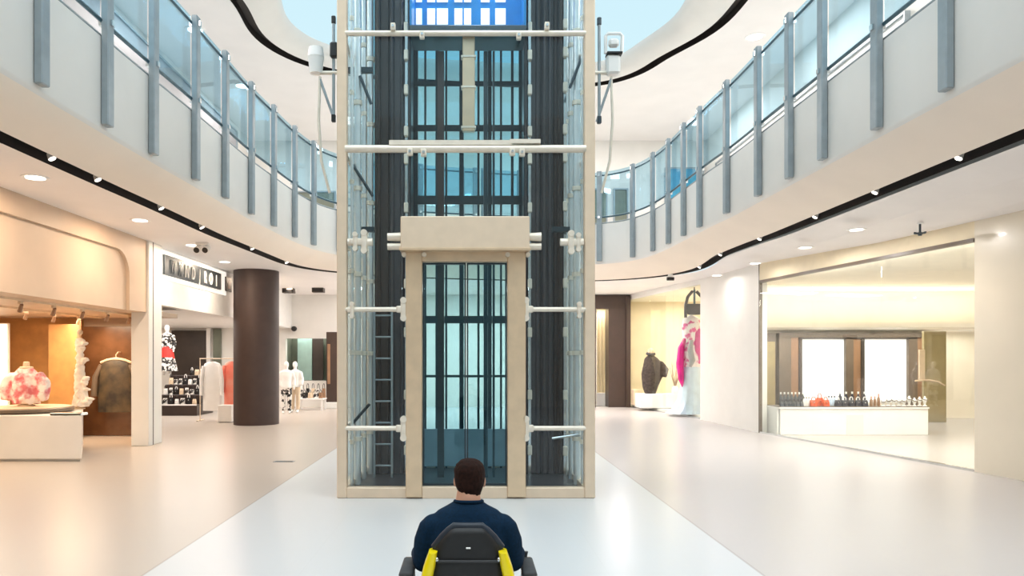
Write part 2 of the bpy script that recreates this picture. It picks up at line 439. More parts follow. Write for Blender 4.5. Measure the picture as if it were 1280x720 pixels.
# far wall, with openings left of the lift
w = MB()
Yb = 28.0
xa, xb = wx(357, Yb), wx(408, Yb); za, zb = wz(476, Yb), wz(423, Yb)
w.b2((-14, Yb, 0), (xa, Yb+0.25, 4.3)); w.b2((xa, Yb, zb), (xb, Yb+0.25, 4.3)); w.b2((xa, Yb, 0), (xb, Yb+0.25, za)); w.b2((xb, Yb, 0), (wx(746, Yb), Yb+0.25, 4.3))
struct(w, 'wall_back', M['cream'], 'cream far wall behind the lift')
w = MB(); w.b2((xa-0.2, Yb+1.2, za-0.2), (xb+0.2, Yb+1.3, zb+0.2)); w.b2((xa-0.1, Yb+0.25, za-0.1), (xa-0.05, Yb+1.2, zb+0.1)); w.b2((xb+0.05, Yb+0.25, za-0.1), (xb+0.1, Yb+1.2, zb+0.1)); struct(w, 'wall_niche', M['moss'], 'grey-green back of the far shop window')
# right side facade line
A0, A1, A2, A3, A4 = Vector((8.75, 7.5)), Vector((8.1, 11.75)), Vector((7.13, 18.1)), Vector((6.98, 22.2)), Vector((6.1, 28.0))
def wall_seg(mb, a, b, z0, z1, th=0.2):
    d = (b-a).normalized(); n = Vector((d.y, -d.x))    # outward, away from the hall on the right
    if n.x < 0: n = -n
    q = [a, b, b+n*th, a+n*th]
    mb.prism([(p.x, p.y) for p in q], z0, z1, 'Z'); return mb
A00 = A0+(A0-A1).normalized()*16
struct(wall_seg(MB(), A00, A1, 0, 4.15, 0.12), 'wall_right', M['beige_gloss'], 'glossy beige panelled wall at the right edge')
struct(wall_seg(MB(), A2, A3, 0, 4.3, 0.22), 'wall_right_far', M['cream'], 'plain white wall between the right-hand shops')
w = MB(); wall_seg(w, A2-(A3-A2).normalized()*0.06, A2, 0, 4.3, 0.07); struct(w, 'trim_10', M['taupe'], 'thin dark metal edge of the white wall')
w = wall_seg(MB(), A1, A2-Vector((0, 0.07)), 3.76, 4.25, 0.1); struct(w, 'trim_11', M['yellow_wall'], 'cream header over the right shopfront')
w = wall_seg(MB(), A1-Vector((0.02, 0)), A2-Vector((0.02, 0.07)), 3.70, 3.76, 0.1); struct(w, 'trim_12', M['taupe'], 'thin dark transom of the right shopfront')
def window(name, a, b, z0, z1, parts, label, glassmat, barmat):
    o = struct(MB().box(((a.x+b.x)/2, (a.y+b.y)/2, z0+0.015), (0.02, 0.02, 0.02)) if False else wall_seg(MB(), a, b, z0, z0+0.04, 0.06), name, barmat, label)
    for k in range(parts):
        p, q = a.lerp(b, k/parts), a.lerp(b, (k+1)/parts); d = (q-p).normalized()*0.006
        g = wall_seg(MB(), p+d, q-d, z0+0.04, z1, 0.014).build('pane', glassmat, o)
    return o
window('window_1', A1, A2-Vector((0, 0.08)), 0, 3.70, 3, 'tall frameless shopfront glazing of the right shop', M['glass_clear'], M['chrome'])
window('window_2', A3, A4, 0, 4.1, 3, 'shop window with the gown display', M['glass_clear'], M['chrome'])
w = wall_seg(MB(), A3, A4, 4.1, 4.3, 0.12); struct(w, 'trim_13', M['cream'])
# right shop interior
w = MB(); w.b2((7.4, 22.6, 0), (17.2, 22.8, 4.3)); struct(w, 'wall_shop_back', M['pale_wall'], 'ivory back wall of the right shop')
w = MB(); w.b2((17.0, 7, 0), (17.2, 22.6, 4.3)); struct(w, 'wall_shop_side', M['pale_wall'])
w = MB(); w.b2((8.9, 11.4, 0), (17, 11.6, 4.3)); struct(w, 'wall_shop_front', M['pale_wall'])
w = MB(); w.prism([(8.4, 11.75), (17, 11.75), (17, 22.6), (7.5, 22.6), (7.45, 18.1)], 3.9, 4.0, 'Z'); struct(w, 'ceiling_shop_right', M['pale_wall'])
w = MB(); w.b2((7.6, 20.6, 2.72), (17, 22.6, 2.86)); struct(w, 'ceiling_cove', M['pale_wall'], 'dropped cove ceiling over the niche wall')
# gown window interior
w = MB(); w.b2((6.15, 29.2, 0), (10, 29.4, 4.3)); w.b2((9.6, 22.9, 0), (9.8, 29.2, 4.3)); struct(w, 'wall_gown_window', M['yellow_wall'], 'pale gold backdrop of the gown window')
w = MB(); w.prism([(7.05, 22.85), (9.6, 22.85), (9.6, 29.2), (6.3, 29.2), (6.3, 28.0)], 4.12, 4.2, 'Z'); struct(w, 'ceiling_gown_window', M['pale_wall'])
w = MB(); w.prism([(7.12, 22.85), (9.6, 22.85), (9.6, 29.2), (6.3, 29.2), (6.25, 28.0)], 0, 0.08, 'Z'); struct(w, 'floor_gown_window', M['white'], 'white display platform of the gown window')
# brown portal at the far right
P0, P1, P2 = wx(746, Yb), wx(760, Yb), wx(787, Yb)
w = MB(); w.b2((wx(738, Yb), Yb-0.1, 3.75), (P2, Yb+0.3, 4.28)); w.b2((P1, Yb-0.12, 0), (P2-0.16, Yb+0.6, 3.75)); w.b2((P2-0.16, Yb-0.2, 0), (P2, Yb+0.6, 4.2)); w.b2((wx(738, Yb), Yb-0.1, 0), (P0-0.05, Yb+0.3, 3.75))
struct(w, 'door_1', M['brown_frame'], 'dark brown shop portal at the far end on the right')
w = MB(); w.b2((3.6, 29.6, 0), (6.1, 29.7, 4.3)); w.b2((3.6, 28.3, 4.0), (6.1, 29.6, 4.1)); struct(w, 'wall_portal', M['yellow_wall'], 'gold-lit interior seen through the brown portal')

# upper storey walls
w = MB(); w.b2((-15, -9.2, 0), (18, -9.0, 11.2)); struct(w, 'wall_front', M['cream'], 'unseen cream end wall added for reflections behind the camera')  # unseen; added so the tower glass reflects cream
w = MB(); w.b2((-8.6, -9, ZF2), (-8.4, 28, ZC2)); struct(w, 'wall_upper_left', M['cream'])
w = MB(); w.b2((9.0, -9, ZF2), (9.2, 28, ZC2)); struct(w, 'wall_upper_right', M['cream'])
w = MB(); w.b2((-8.6, 28, ZF2), (9.2, 28.2, ZC2)); struct(w, 'wall_upper_back', M['cream'])

# ------------------------------------------------------------------ upper-level shopfronts
def upper_panel(name, a, b, z0, z1, m, lbl, face):
    """a framed shopfront panel standing against an upper wall; face = 'L','R' or 'B'"""
    mb = MB(); fr = MB()
    if face == 'B':
        mb.b2((a, 27.93, z0), (b, 27.97, z1)); 
        for q in ((a-0.05, a), (b, b+0.05)): fr.b2((q[0], 27.88, z0), (q[1], 28.0, z1+0.05))
        fr.b2((a, 27.88, z1), (b, 28.0, z1+0.05))
    else:
        x0 = -8.4 if face == 'L' else 9.0; s = 1 if face == 'L' else -1
        mb.b2((x0+s*0.03, a, z0), (x0+s*0.07, b, z1))
        for q in ((a-0.05, a), (b, b+0.05)): fr.b2((x0, q[0], z0), (x0+s*0.12, q[1], z1+0.05))
        fr.b2((x0, a, z1), (x0+s*0.12, b, z1+0.05))
    o = struct(fr, name, M['post'], lbl)
    mb.build('pane', m, o)
upper_panel('window_3', 14.0, 26.0, ZF2, 9.9, M['mid_grey'], 'grey upper shopfront on the left', 'L')
upper_panel('window_4', -7.9, -5.2, ZF2, 8.2, M['moss'], 'grey-green upper shopfront on the far left', 'B')
upper_panel('window_5', 3.9, wx(757, 28), ZF2, 8.3, M['moss'], 'dark upper doorway near the lift', 'B')
upper_panel('window_6', wx(768, 28), wx(783, 28), ZF2, 8.3, M['moss'], 'narrow dark upper doorway beside it', 'B')
upper_panel('window_7', wx(832, 28), wx(877, 28), ZF2, 9.1, M['screen_blue'], 'bright blue upper shopfront panel', 'B')
upper_panel('window_8', 15.0, 26.5, ZF2, 8.9, M['white'], 'pale upper shopfront on the right', 'R')

# ------------------------------------------------------------------ balustrades
cum = [0.0]
for i in range(1, N): cum.append(cum[-1]+(PATH[i]-PATH[i-1]).length)
def at_s(s):
    for i in range(1, N):
        if cum[i] >= s:
            t = (s-cum[i-1])/(cum[i]-cum[i-1])
            return PATH[i-1].lerp(PATH[i], t), NRM[i-1].lerp(NRM[i], t).normalized()
    return PATH[-1], NRM[-1]
def s_of(Y, right):
    rng = [i for i in range(N-1) if (PATH[i].x > 1.5) == right and abs(NRM[i].x) > 0.3]
    i = min(rng, key=lambda i: abs(PATH[i].y-Y)); 
    a, b = PATH[i], PATH[i+1]
    t = (Y-a.y)/(b.y-a.y) if abs(b.y-a.y) > 1e-6 else 0
    return cum[i]+t*(cum[i+1]-cum[i])
sL = [s_of(y, False) for y in (5.0, 6.4, 7.78, 9.14, 10.4, 11.86, 13.2, 14.66, 15.98, 17.4)]
s0 = sL[-1]
sR = [s_of(y, True) for y in (17.2, 16.08, 14.58, 13.02, 11.76, 10.66, 9.25, 7.92, 6.5, 5.1)]
s_mid = cum[MID]
k = 1
while s0+1.22*k < s_mid-0.2: sL.append(s0+1.22*k); k += 1
sL.append(s_mid-0.12)
kk = int((sR[0]-1.22-s_mid)/1.15); st = (sR[0]-s_mid)/(kk+1)
sR = [s_mid+0.12]+[s_mid+st*j for j in range(1, kk+1)]+sR
def frame_box(mb, p, n, d0, d1, half, z0, z1, bevel=0.0):
    """box aligned to the gallery edge: d0..d1 outward, +-half along the edge"""
    t = Vector((n.y, -n.x)); c = p+n*(d0+d1)/2
    rot = Matrix(((n.x, t.x, 0), (n.y, t.y, 0), (0, 0, 1)))
    mb.box((c.x, c.y, (z0+z1)/2), (abs(d1-d0), half*2, z1-z0), bevel, rot)
def balustrade(label, ss):
    p, n = at_s(ss[0])
    t = thing('glass_balustrade', label, 'balustrade', (p.x, p.y, 4.72), group='gallery balustrades')
    for s in ss:
        p, n = at_s(s)
        mb = MB(); frame_box(mb, p, n, -0.10, -0.005, 0.075, 4.72, 7.37, 0.012)
        po = mb.build('post', M['post'], t)
        for za_, zb_ in ((7.21, 7.29), (5.97, 6.04)):
            mb = MB(); frame_box(mb, p, n, -0.13, 0.05, 0.03, za_, zb_); mb.build('clamp', M['chrome'], po)
    for a, b in zip(ss, ss[1:]):
        m_ = max(1, int((b-a)/0.3)); rows0 = []; 
        mb = MB()
        for d in (-0.012, 0.0):
            A = [at_s(a+0.05+(b-a-0.1)*j/m_) for j in range(m_+1)]
            rows0.append([(q[0]+q[1]*(d+0.03)) for q in A])
        ring = rows0[0]+list(reversed(rows0[1]))
        vb = [mb.bm.verts.new((v.x, v.y, 6.06)) for v in ring]; vt = [mb.bm.verts.new((v.x, v.y, 7.36)) for v in ring]
        L_ = len(ring)
        for j in range(L_):
            mb.bm.faces.new((vb[j], vb[(j+1) % L_], vt[(j+1) % L_], vt[j]))
        h = L_//2
        for vs in (vb, vt):
            for j in range(h-1): mb.bm.faces.new((vs[j], vs[j+1], vs[L_-2-j], vs[L_-1-j]))
        mb.build('glass_panel', M['glass_rail'], t)
    pts = [at_s(ss[0]+(ss[-1]-ss[0])*j/90) for j in range(91)]
    MB().tube([(q[0]+q[1]*0.0).to_3d()+Vector((0, 0, 7.25)) for q in pts], 0.022).build('top_rail', M['rail_teal'], t, smooth=True)
    MB().tube([(q[0]+q[1]*0.0).to_3d()+Vector((0, 0, 6.02)) for q in pts], 0.026).build('bottom_rail', M['rail_teal'], t, smooth=True)
    MB().tube([(q[0]+q[1]*0.03).to_3d()+Vector((0, 0, 5.85)) for q in pts], 0.02).build('base_channel', M['post'], t, smooth=True)
    return t
balustrade('glass balustrade with grey posts along the left upper gallery', sL)
balustrade('glass balustrade with grey posts along the right upper gallery', sR)

# ------------------------------------------------------------------ the panoramic lift tower
YF, YR = 9.57, 11.85
def ex(px): return wx(px, YF)
def ez(py): return wz(py, YF)
T = thing('lift_tower', 'tall glass lift tower with pale steel frame in the atrium', 'lift', ((ex(422)+ex(743))/2, (YF+YR)/2, 0))
XL0, XL1, XR0, XR1 = ex(422), ex(434), ex(730), ex(743)
TOPZ = 10.7
SILL = ez(607)
for (a, b, y0, y1) in ((XL0, XL1, YF-0.06, YF+0.07), (XR0, XR1, YF-0.06, YF+0.07), (XL0+0.03, XL1, YR-0.07, YR+0.06), (XR0, XR1-0.03, YR-0.07, YR+0.06)):
    MB().b2((a, y0, 0), (b, y1, TOPZ), 0.012).build('corner_post', M['tower'], T)
w = MB()
w.b2((XL1, YF-0.05, 0), (XR0, YF+0.09, SILL-0.02), 0.008); w.b2((XL0+0.02, YF+0.07, 0), (XL1, YR-0.07, SILL-0.02)); w.b2((XR0, YF+0.07, 0), (XR1-0.02, YR-0.07, SILL-0.02)); w.b2((XL1, YR-0.05, 0), (XR0, YR+0.05, SILL-0.02))
w.build('base_frame', M['tower'], T)
MB().b2((XL1, YF+0.09, 0), (XR0, YR-0.05, 0.06)).build('pit_floor', M['clad_grey'], T)
w = MB(); w.b2((XL0, YF-0.06, TOPZ-0.2), (XR1, YR+0.06, TOPZ)); w.build('roof_cap', M['tower'], T)
# crossbars of the front
def crossbar(x0, x1, z, r, y=YF-0.03):
    return MB().cyl((x0, y, z), (x1, y, z), r, seg=14).build('crossbar', M['tower_light'], T, smooth=True)
crossbar(XL1-0.02, XR0+0.02, ez(43), 0.036); cb = crossbar(XL1-0.02, XR0+0.02, ez(187), 0.05)
w = MB(); w.b2((ex(487), YF-0.07, ez(183)), (ex(640), YF+0.01, ez(177))); w.b2((ex(637), YF-0.08, ez(181)), (ex(675), YF+0.01, ez(176))); w.build('stiffener', M['tower_light'], cb)
crossbar(XL1-0.02, XR0+0.02, ez(-110), 0.036); crossbar(XL1-0.02, XR0+0.02, ez(-260), 0.036)
for z in (ez(387), ez(535)):
    crossbar(XL1-0.02, ex(506), z, 0.032); crossbar(ex(658), XR0+0.02, z, 0.032)
# side and rear bars
for z in (ez(43), ez(187), ez(303), ez(387), ez(535), ez(-110), ez(-260)):
    for X in (XL0+0.06, XR1-0.06):
        MB().cyl((X, YF+0.07, z), (X, YR-0.07, z), 0.028, seg=12).build('side_bar', M['tower_light'], T, smooth=True)
# brackets and fittings
def bracket(px, py, wpx, hpx, bolt=True):
    x = ex(px); z = ez(py)
    b = MB().box((x, YF-0.07, z), (wpx*0.01047, 0.07, hpx*0.01047), 0.008).build('clamp_bracket', M['tower_light'], T)
    if bolt: MB().cyl((x, YF-0.125, z), (x, YF-0.1, z), 0.018, seg=10).build('bolt', M['chrome'], b, smooth=True)
for px, py in ((513, 192), (530, 193), (640, 192), (652, 193), (528, 47), (492, 37), (683, 36), (648, 48)):
    bracket(px, py, 7 if py > 100 else 6, 9)
def spider(px, py, s=1.0):
    """four-armed glass clamp"""
    x, z = ex(px), ez(py); y = YF-0.06
    side = -1 if px < 588 else 1
    mb = MB(); mb.box((x, y, z), (0.075*s, 0.06, 0.24*s), 0.015, seg=2); mb.box((x+side*0.05*s, y, z), (0.09*s, 0.05, 0.09*s), 0.015, seg=2)
    f = mb.build('spider_fitting', M['tower_light'], T, smooth=True)
    for dz in (1, -1):
        MB().cyl((x, y-0.04, z+dz*0.115*s), (x, y+0.04, z+dz*0.115*s), 0.042*s, seg=14).build('disc', M['tower_light'], f, smooth=True)
for px, py, s in ((505, 387, 1.0), (505, 535, 1.05), (657, 387, 1.0), (657, 535, 1.05), (445, 303, 0.8), (456, 303, 1.0), (713, 304, 1.0), (722, 304, 0.8), (441, 388, 0.7), (723, 388, 0.7)):
    spider(px, py, s)
for x0, x1 in ((435, 466), (700, 729)):
    MB().cyl((ex(x0), YF-0.02, ez(303)), (ex(x1), YF-0.02, ez(303)), 0.05, seg=12).build('stub_arm', M['tower_light'], T, smooth=True)
for x0, x1 in ((485, 504), (659, 676)):
    mb = MB(); mb.cyl((ex(x0), YF-0.05, ez(297)), (ex(x1), YF-0.05, ez(297)), 0.05, 0.06, seg=12); mb.cyl((ex(x0), YF-0.05, ez(309)), (ex(x1), YF-0.05, ez(309)), 0.045, seg=12)
    mb.build('stub_arm', M['tower_light'], T, smooth=True)
# portal: header, jambs, lintel
hd = MB().b2((ex(503), YF-0.26, ez(314)), (ex(660), YF+0.06, ez(275)), 0.01).build('header_box', M['tower'], T)
MB().b2((ex(501.5), YF-0.275, ez(316.5)), (ex(661.5), YF+0.06, ez(313.2)), 0.004).build('drip_edge', M['brushed'], hd)
J0, J1, J2, J3 = ex(508), ex(528), ex(634), ex(656.5)
MB().b2((J0, YF-0.10, 0.02), (J1, YF+0.1, ez(316)), 0.008).build('door_jamb', M['brushed'], T)
MB().b2((J2, YF-0.10, 0.02), (J3, YF+0.1, ez(316)), 0.008).build('door_jamb', M['brushed'], T)
ln = MB().b2((J1, YF-0.085, ez(328)), (J2, YF+0.1, ez(316)), 0.005).build('door_lintel', M['brushed'], T)
for px in (531, 634, 506, 659):
    MB().cyl((ex(px), YF-0.15, ez(320)), (ex(px), YF-0.07, ez(320)), 0.03, seg=12).build('cap_bolt', M['tower_light'], ln, smooth=True)
MB().b2((J1, YF-0.075, 0.0), (J2, YF+0.1, SILL-0.005), 0.006).build('door_sill', M['tower'], T)
# two glass door leaves
for a, b in ((J1+0.005, ex(582.4)), (ex(583.4), J2-0.005)):
    d = MB().b2((a+0.02, YF+0.02, SILL+0.02), (b-0.02, YF+0.035, ez(330)))
    d = d.build('door_leaf', M['glass_door'], T)
    mb = MB(); fw = 0.02
    mb.b2((a, YF+0.005, SILL), (a+fw, YF+0.05, ez(328.5))); mb.b2((b-fw, YF+0.005, SILL), (b, YF+0.05, ez(328.5)))
    mb.b2((a+fw, YF+0.005, SILL), (b-fw, YF+0.05, SILL+0.03)); mb.b2((a+fw, YF+0.005, ez(330.5)), (b-fw, YF+0.05, ez(328.5)))
    mb.build('leaf_frame', M['mullion'], d)
# glazing: front, sides, rear
rowsz = [(SILL, ez(535)-0.04), (ez(535)+0.04, ez(387)-0.04), (ez(387)+0.04, ez(187)-0.055), (ez(187)+0.07, ez(43)-0.045), (ez(43)+0.045, ez(-110)-0.045), (ez(-110)+0.045, ez(-260)-0.045), (ez(-260)+0.045, TOPZ-0.2)]
for k, (a, b) in enumerate(rowsz):
    cols = [(XL1, J0), (J3, XR0)] if k < 2 else [(XL1, ex(503)), (ex(503), ex(660)), (ex(660), XR0)]
    for j, (p, q) in enumerate(cols):
        z0 = a
        if k == 2 and j == 1: z0 = ez(275)
        MB().b2((p+0.006, YF+0.03, z0), (q-0.006, YF+0.042, b)).build('front_glass', M['glass_front'], T)
    for X in (XL0+0.06, XR1-0.06):
        MB().b2((X-0.006, YF+0.075, a), (X+0.006, YR-0.075, b)).build('side_glass', M['glass_side'], T)
rx = [wx(466, YR), wx(519, YR), wx(547, YR), wx(577, YR), wx(612, YR), wx(652, YR), wx(705, YR)]
rzs = [SILL, wz(405, YR), wz(252, YR), wz(163, YR), wz(108, YR), wz(45, YR), 8.2, TOPZ-0.2]
for a, b in zip(rzs, rzs[1:]):
    for p, q in zip(rx, rx[1:]):
        MB().b2((p, YR-0.006, a), (q, YR+0.006, b)).build('rear_glass', M['glass_teal'] if a > 3 else M['glass_pale'], T)
for i, px in enumerate((519, 532, 547, 558, 577, 598, 612, 626, 640, 652)):
    hw = (0.05, 0.016, 0.03, 0.016, 0.035, 0.018, 0.03, 0.016, 0.02, 0.05)[i]
    MB().b2((wx(px, YR)-hw, YR-0.10, 0.06), (wx(px, YR)+hw, YR-0.015, TOPZ-0.2)).build('rear_mullion', M['mullion'], T)
for py, hh in ((63, 0.05), (108, 0.04), (163, 0.05), (252, 0.07), (400, 0.06), (470, 0.02), (545, 0.03)):
    MB().b2((rx[1], YR-0.12, wz(py, YR)-hh), (rx[-2], YR-0.10, wz(py, YR)+hh)).build('rear_transom', M['mullion'], T)
MB().b2((rx[1], YR-0.16, 0.1), (rx[-2], YR-0.13, wz(535, YR)), 0.004).build('lower_panel', M['slate_blue'], T)
# guide columns between doors and rear glass
for px, hw in ((551, 0.05), (607, 0.03), (617, 0.016)):
    Y = 10.9
    MB().b2((wx(px, Y)-hw, Y-0.06, 0.06), (wx(px, Y)+hw, Y+0.06, 6.38)).build('guide_rail', M['clad_brown'] if hw > 0.03 else M['mullion'], T)
# dark shaft cladding on both sides
def clad(pa, pb, m, ribs, Y=11.15, depth=0.45):
    a, b = wx(pa, Y), wx(pb, Y)
    c = MB().b2((a, Y, 0.06), (b, Y+depth, TOPZ-0.2), 0.01).build('shaft_column', m, T)
    mb = MB()
    for r in ribs:
        x = a+(b-a)*r; mb.cyl((x, Y-0.005, 0.07), (x, Y-0.005, TOPZ-0.22), 0.035, seg=10)
    mb.build('rib', m, c, smooth=True)
clad(468, 486, M['clad_brown'], (0.3,)); clad(486.2, 514, M['clad_grey'], (0.15, 0.6, 0.9), 11.18)
clad(655, 676, M['clad_grey'], (0.3, 0.8), 11.18); clad(676.2, 692, M['clad_grey'], (0.25, 0.7), 11.16); clad(692.2, 706, M['clad_brown'], (0.5,))
# silver pipes and guide rails near the side glass
for px, Y, r in ((440, 9.85, 0.022), (447, 10.25, 0.05), (455, 10.7, 0.035), (463, 11.2, 0.05), (728, 9.85, 0.022), (721, 10.25, 0.05), (714, 10.7, 0.04), (708, 11.05, 0.03)):
    pr = MB().cyl((wx(px, Y), Y, 0.06), (wx(px, Y), Y, TOPZ-0.2), r, seg=14).build('service_pipe', M['pipe'], T, smooth=True)
    mb = MB()
    for z in (0.7, 1.9, 3.0, 4.2, 5.4, 6.4):
        mb.cyl((wx(px, Y), Y, z-0.03), (wx(px, Y), Y, z+0.03), r*1.35, seg=14)
    mb.build('pipe_collar', M['tower_light'], pr, smooth=True)
for px, Y in ((508, 10.6), (706, 10.5), (662, 10.6)):
    pr = MB().b2((wx(px, Y)-0.018, Y-0.02, 0.06), (wx(px, Y)+0.018, Y+0.02, TOPZ-0.2)).build('sensor_strip', M['chrome'], T)
    mb = MB()
    for z in (0.5, 1.3, 2.2, 2.9, 4.0, 4.7, 5.1, 5.7, 6.2, 6.6):
        mb.box((wx(px, Y), Y-0.05, z), (0.06, 0.06, 0.14), 0.008)
    mb.build('junction_box', M['tower_light'], pr)
# horizontal dark pipe brackets at the sides and slanted struts
for (xa_, xb_, py) in ((435, 466, 88), (445, 468, 287), (690, 712, 287)):
    Y = 10.4; MB().b2((wx(xa_, Y), Y-0.04, wz(py, Y)-0.035), (wx(xb_, Y), Y+0.04, wz(py, Y)+0.035)).build('tie_plate', M['mullion'], T)
for pts in (((450, 95), (464, 130)), ((440, 205), (466, 245)), ((440, 530), (462, 505)), ((712, 110), (728, 70)), ((690, 548), (725, 543))):
    Y = 10.2; MB().cyl((wx(pts[0][0], Y), Y, wz(pts[0][1], Y)), (wx(pts[1][0], Y), Y, wz(pts[1][1], Y)), 0.022, seg=10).build('diagonal_strut', M['mullion'] if pts[0][1] != 548 else M['chrome'], T, smooth=True)
# ladder
Y = 10.85; la, lb = wx(468, Y), wx(490, Y)
lad = MB(); lad.b2((la-0.015, Y-0.02, 0.06), (la+0.015, Y+0.02, wz(383, Y))); lad.b2((lb-0.015, Y-0.02, 0.06), (lb+0.015, Y+0.02, wz(383, Y)))
lad = lad.build('ladder', M['post'], T)
z = wz(582, Y)
while z < wz(390, Y):
    MB().cyl((la, Y, z), (lb, Y, z), 0.014, seg=8).build('rung', M['post'], lad, smooth=True); z += 0.318
# side tie brackets towards the gallery
def tie(s, pxs):
    Y = 10.6
    X = lambda p: wx(p, Y); Z = lambda p: wz(p, Y)
    vx, vy0, vy1, hx, hy, dx, dy, ax = pxs
    arm = MB(); post_x = XL0+0.05 if s < 0 else XR1-0.05
    arm.cyl((post_x, Y, Z(hy)), (X(hx), Y, Z(hy)), 0.028, seg=10)
    arm = arm.build('tie_arm', M['tower_light'], T, smooth=True)
    MB().cyl((X(vx), Y, Z(vy0)), (X(vx), Y, Z(vy1)), 0.022, seg=10).build('tie_rod', M['post'], arm, smooth=True)
    MB().cyl((X(hx), Y, Z(hy+8)), (X(dx), Y, Z(dy)), 0.02, seg=10).build('tie_rod', M['post'], arm, smooth=True)
    MB().tube([(X(hx), Y, Z(hy+5)), (X(hx)+s*0.02, Y, Z(hy+60)), (X(hx)-s*0.02, Y, Z(hy+110)), (X(hx)-s*0.14, Y, Z(hy+150))], 0.02).build('tie_cable', M['tower_light'], arm, smooth=True)
    for pz in (dy-2, vy0+5): MB().box((X(vx), Y, Z(pz)), (0.06, 0.06, 0.11), 0.01).build('clevis', M['black'] if s < 0 else M['post_dark'], arm)
    return arm, X, Z, Y
arm, X_, Z_, Y_ = tie(-1, (417, 20, 145, 400, 91, 418, 150, 0))
mb = MB(); mb.cyl((X_(395), Y_, Z_(72)), (X_(395), Y_, Z_(60)), 0.12, 0.10, seg=20); mb.cyl((X_(395), Y_, Z_(92)), (X_(395), Y_, Z_(72)), 0.09, 0.115, seg=20); mb.build('lamp_head', M['white'], arm, smooth=True)
mb = MB(); mb.box((X_(418), Y_-0.03, Z_(64)), (0.11, 0.1, 0.22), 0.02); mb.build('motor_box', M['black'], arm)
arm, X_, Z_, Y_ = tie(1, (749, 22, 145, 764, 91, 746, 152, 0))
mb = MB(); mb.tube([(X_(757), Y_, Z_(67)), (X_(757), Y_, Z_(45)), (X_(760), Y_, Z_(42)), (X_(775), Y_, Z_(42)), (X_(778), Y_, Z_(45)), (X_(777), Y_, Z_(67))], 0.025); mb.build('lamp_yoke', M['white'], arm, smooth=True)
mb = MB(); mb.box((X_(766), Y_, Z_(82)), (0.2, 0.16, 0.28), 0.03); mb.box((X_(767), Y_, Z_(54)), (0.15, 0.1, 0.12), 0.03); mb.build('lamp_head', M['white'], arm)
mb = MB(); mb.box((X_(767), Y_-0.02, Z_(69)), (0.22, 0.18, 0.03), 0.005); mb.build('lamp_band', M['black'], arm)

# invented lift car for the blue reflected view above, and the counterweight hanging below it
Yc = 11.0
CZ = wz(38, 10.4)
car = thing('reflection_car', 'invented blue lift car for the reflected view inside the glass tower', 'lift car', ((wx(515, Yc)+wx(655, Yc))/2, Yc, CZ))
ca, cb_ = wx(516, Yc), wx(654, Yc)
MB().b2((ca, 10.4, CZ), (cb_, 11.08, CZ+0.08), 0.01).build('car_floor', M['post_dark'], car)
MB().b2((ca, 11.0, CZ+0.08), (cb_, 11.04, CZ+2.2)).build('rear_panel', M['blue'], car)
MB().b2((ca, 10.4, CZ+2.2), (cb_, 11.08, CZ+2.3)).build('car_roof', M['post_dark'], car)
for a in (ca, cb_-0.03): MB().b2((a, 10.42, CZ+0.08), (a+0.03, 11.0, CZ+2.2)).build('side_panel', M['blue'], car)
for k, (a, b) in enumerate(((520, 527.5), (534, 544), (546, 560), (568, 578), (580, 589), (601, 612), (619, 632))):
    MB().b2((wx(a, Yc), 10.985, wz(31, Yc)), (wx(b, Yc), 11.0, wz(11, Yc))).build('reflection_pane', M['lit_panel'], car)  # glowing panes imitate white reflections in the tower glass
    MB().b2((wx(a, Yc), 10.985, wz(-15, Yc)), (wx(b, Yc), 11.0, wz(3, Yc))).build('reflection_pane', M['lit_panel'], car)
Yw = 10.6
cw = thing('counterweight', 'slim beige counterweight slab hanging in the tower centre', 'counterweight', (wx(585.5, Yw), Yw, wz(165, Yw)))
MB().b2((wx(578, Yw), Yw-0.05, wz(165, Yw)), (wx(593.5, Yw), Yw+0.05, wz(47, Yw)), 0.01).build('slab', M['brushed'], cw)
mb = MB()
for py in (72, 110, 160): mb.b2((wx(576.5, Yw), Yw-0.06, wz(py+1.2, Yw)), (wx(595, Yw), Yw+0.06, wz(py-1.2, Yw)))
mb.build('band', M['tower_light'], cw)
mb = MB()
for d in (-0.05, 0, 0.05): mb.cyl((wx(585.5, Yw)+d, Yw, wz(47, Yw)), (wx(585.5, Yw)+d, Yw, CZ-0.002), 0.006, seg=6)
mb.build('hanging_cable', M['chrome'], cw)

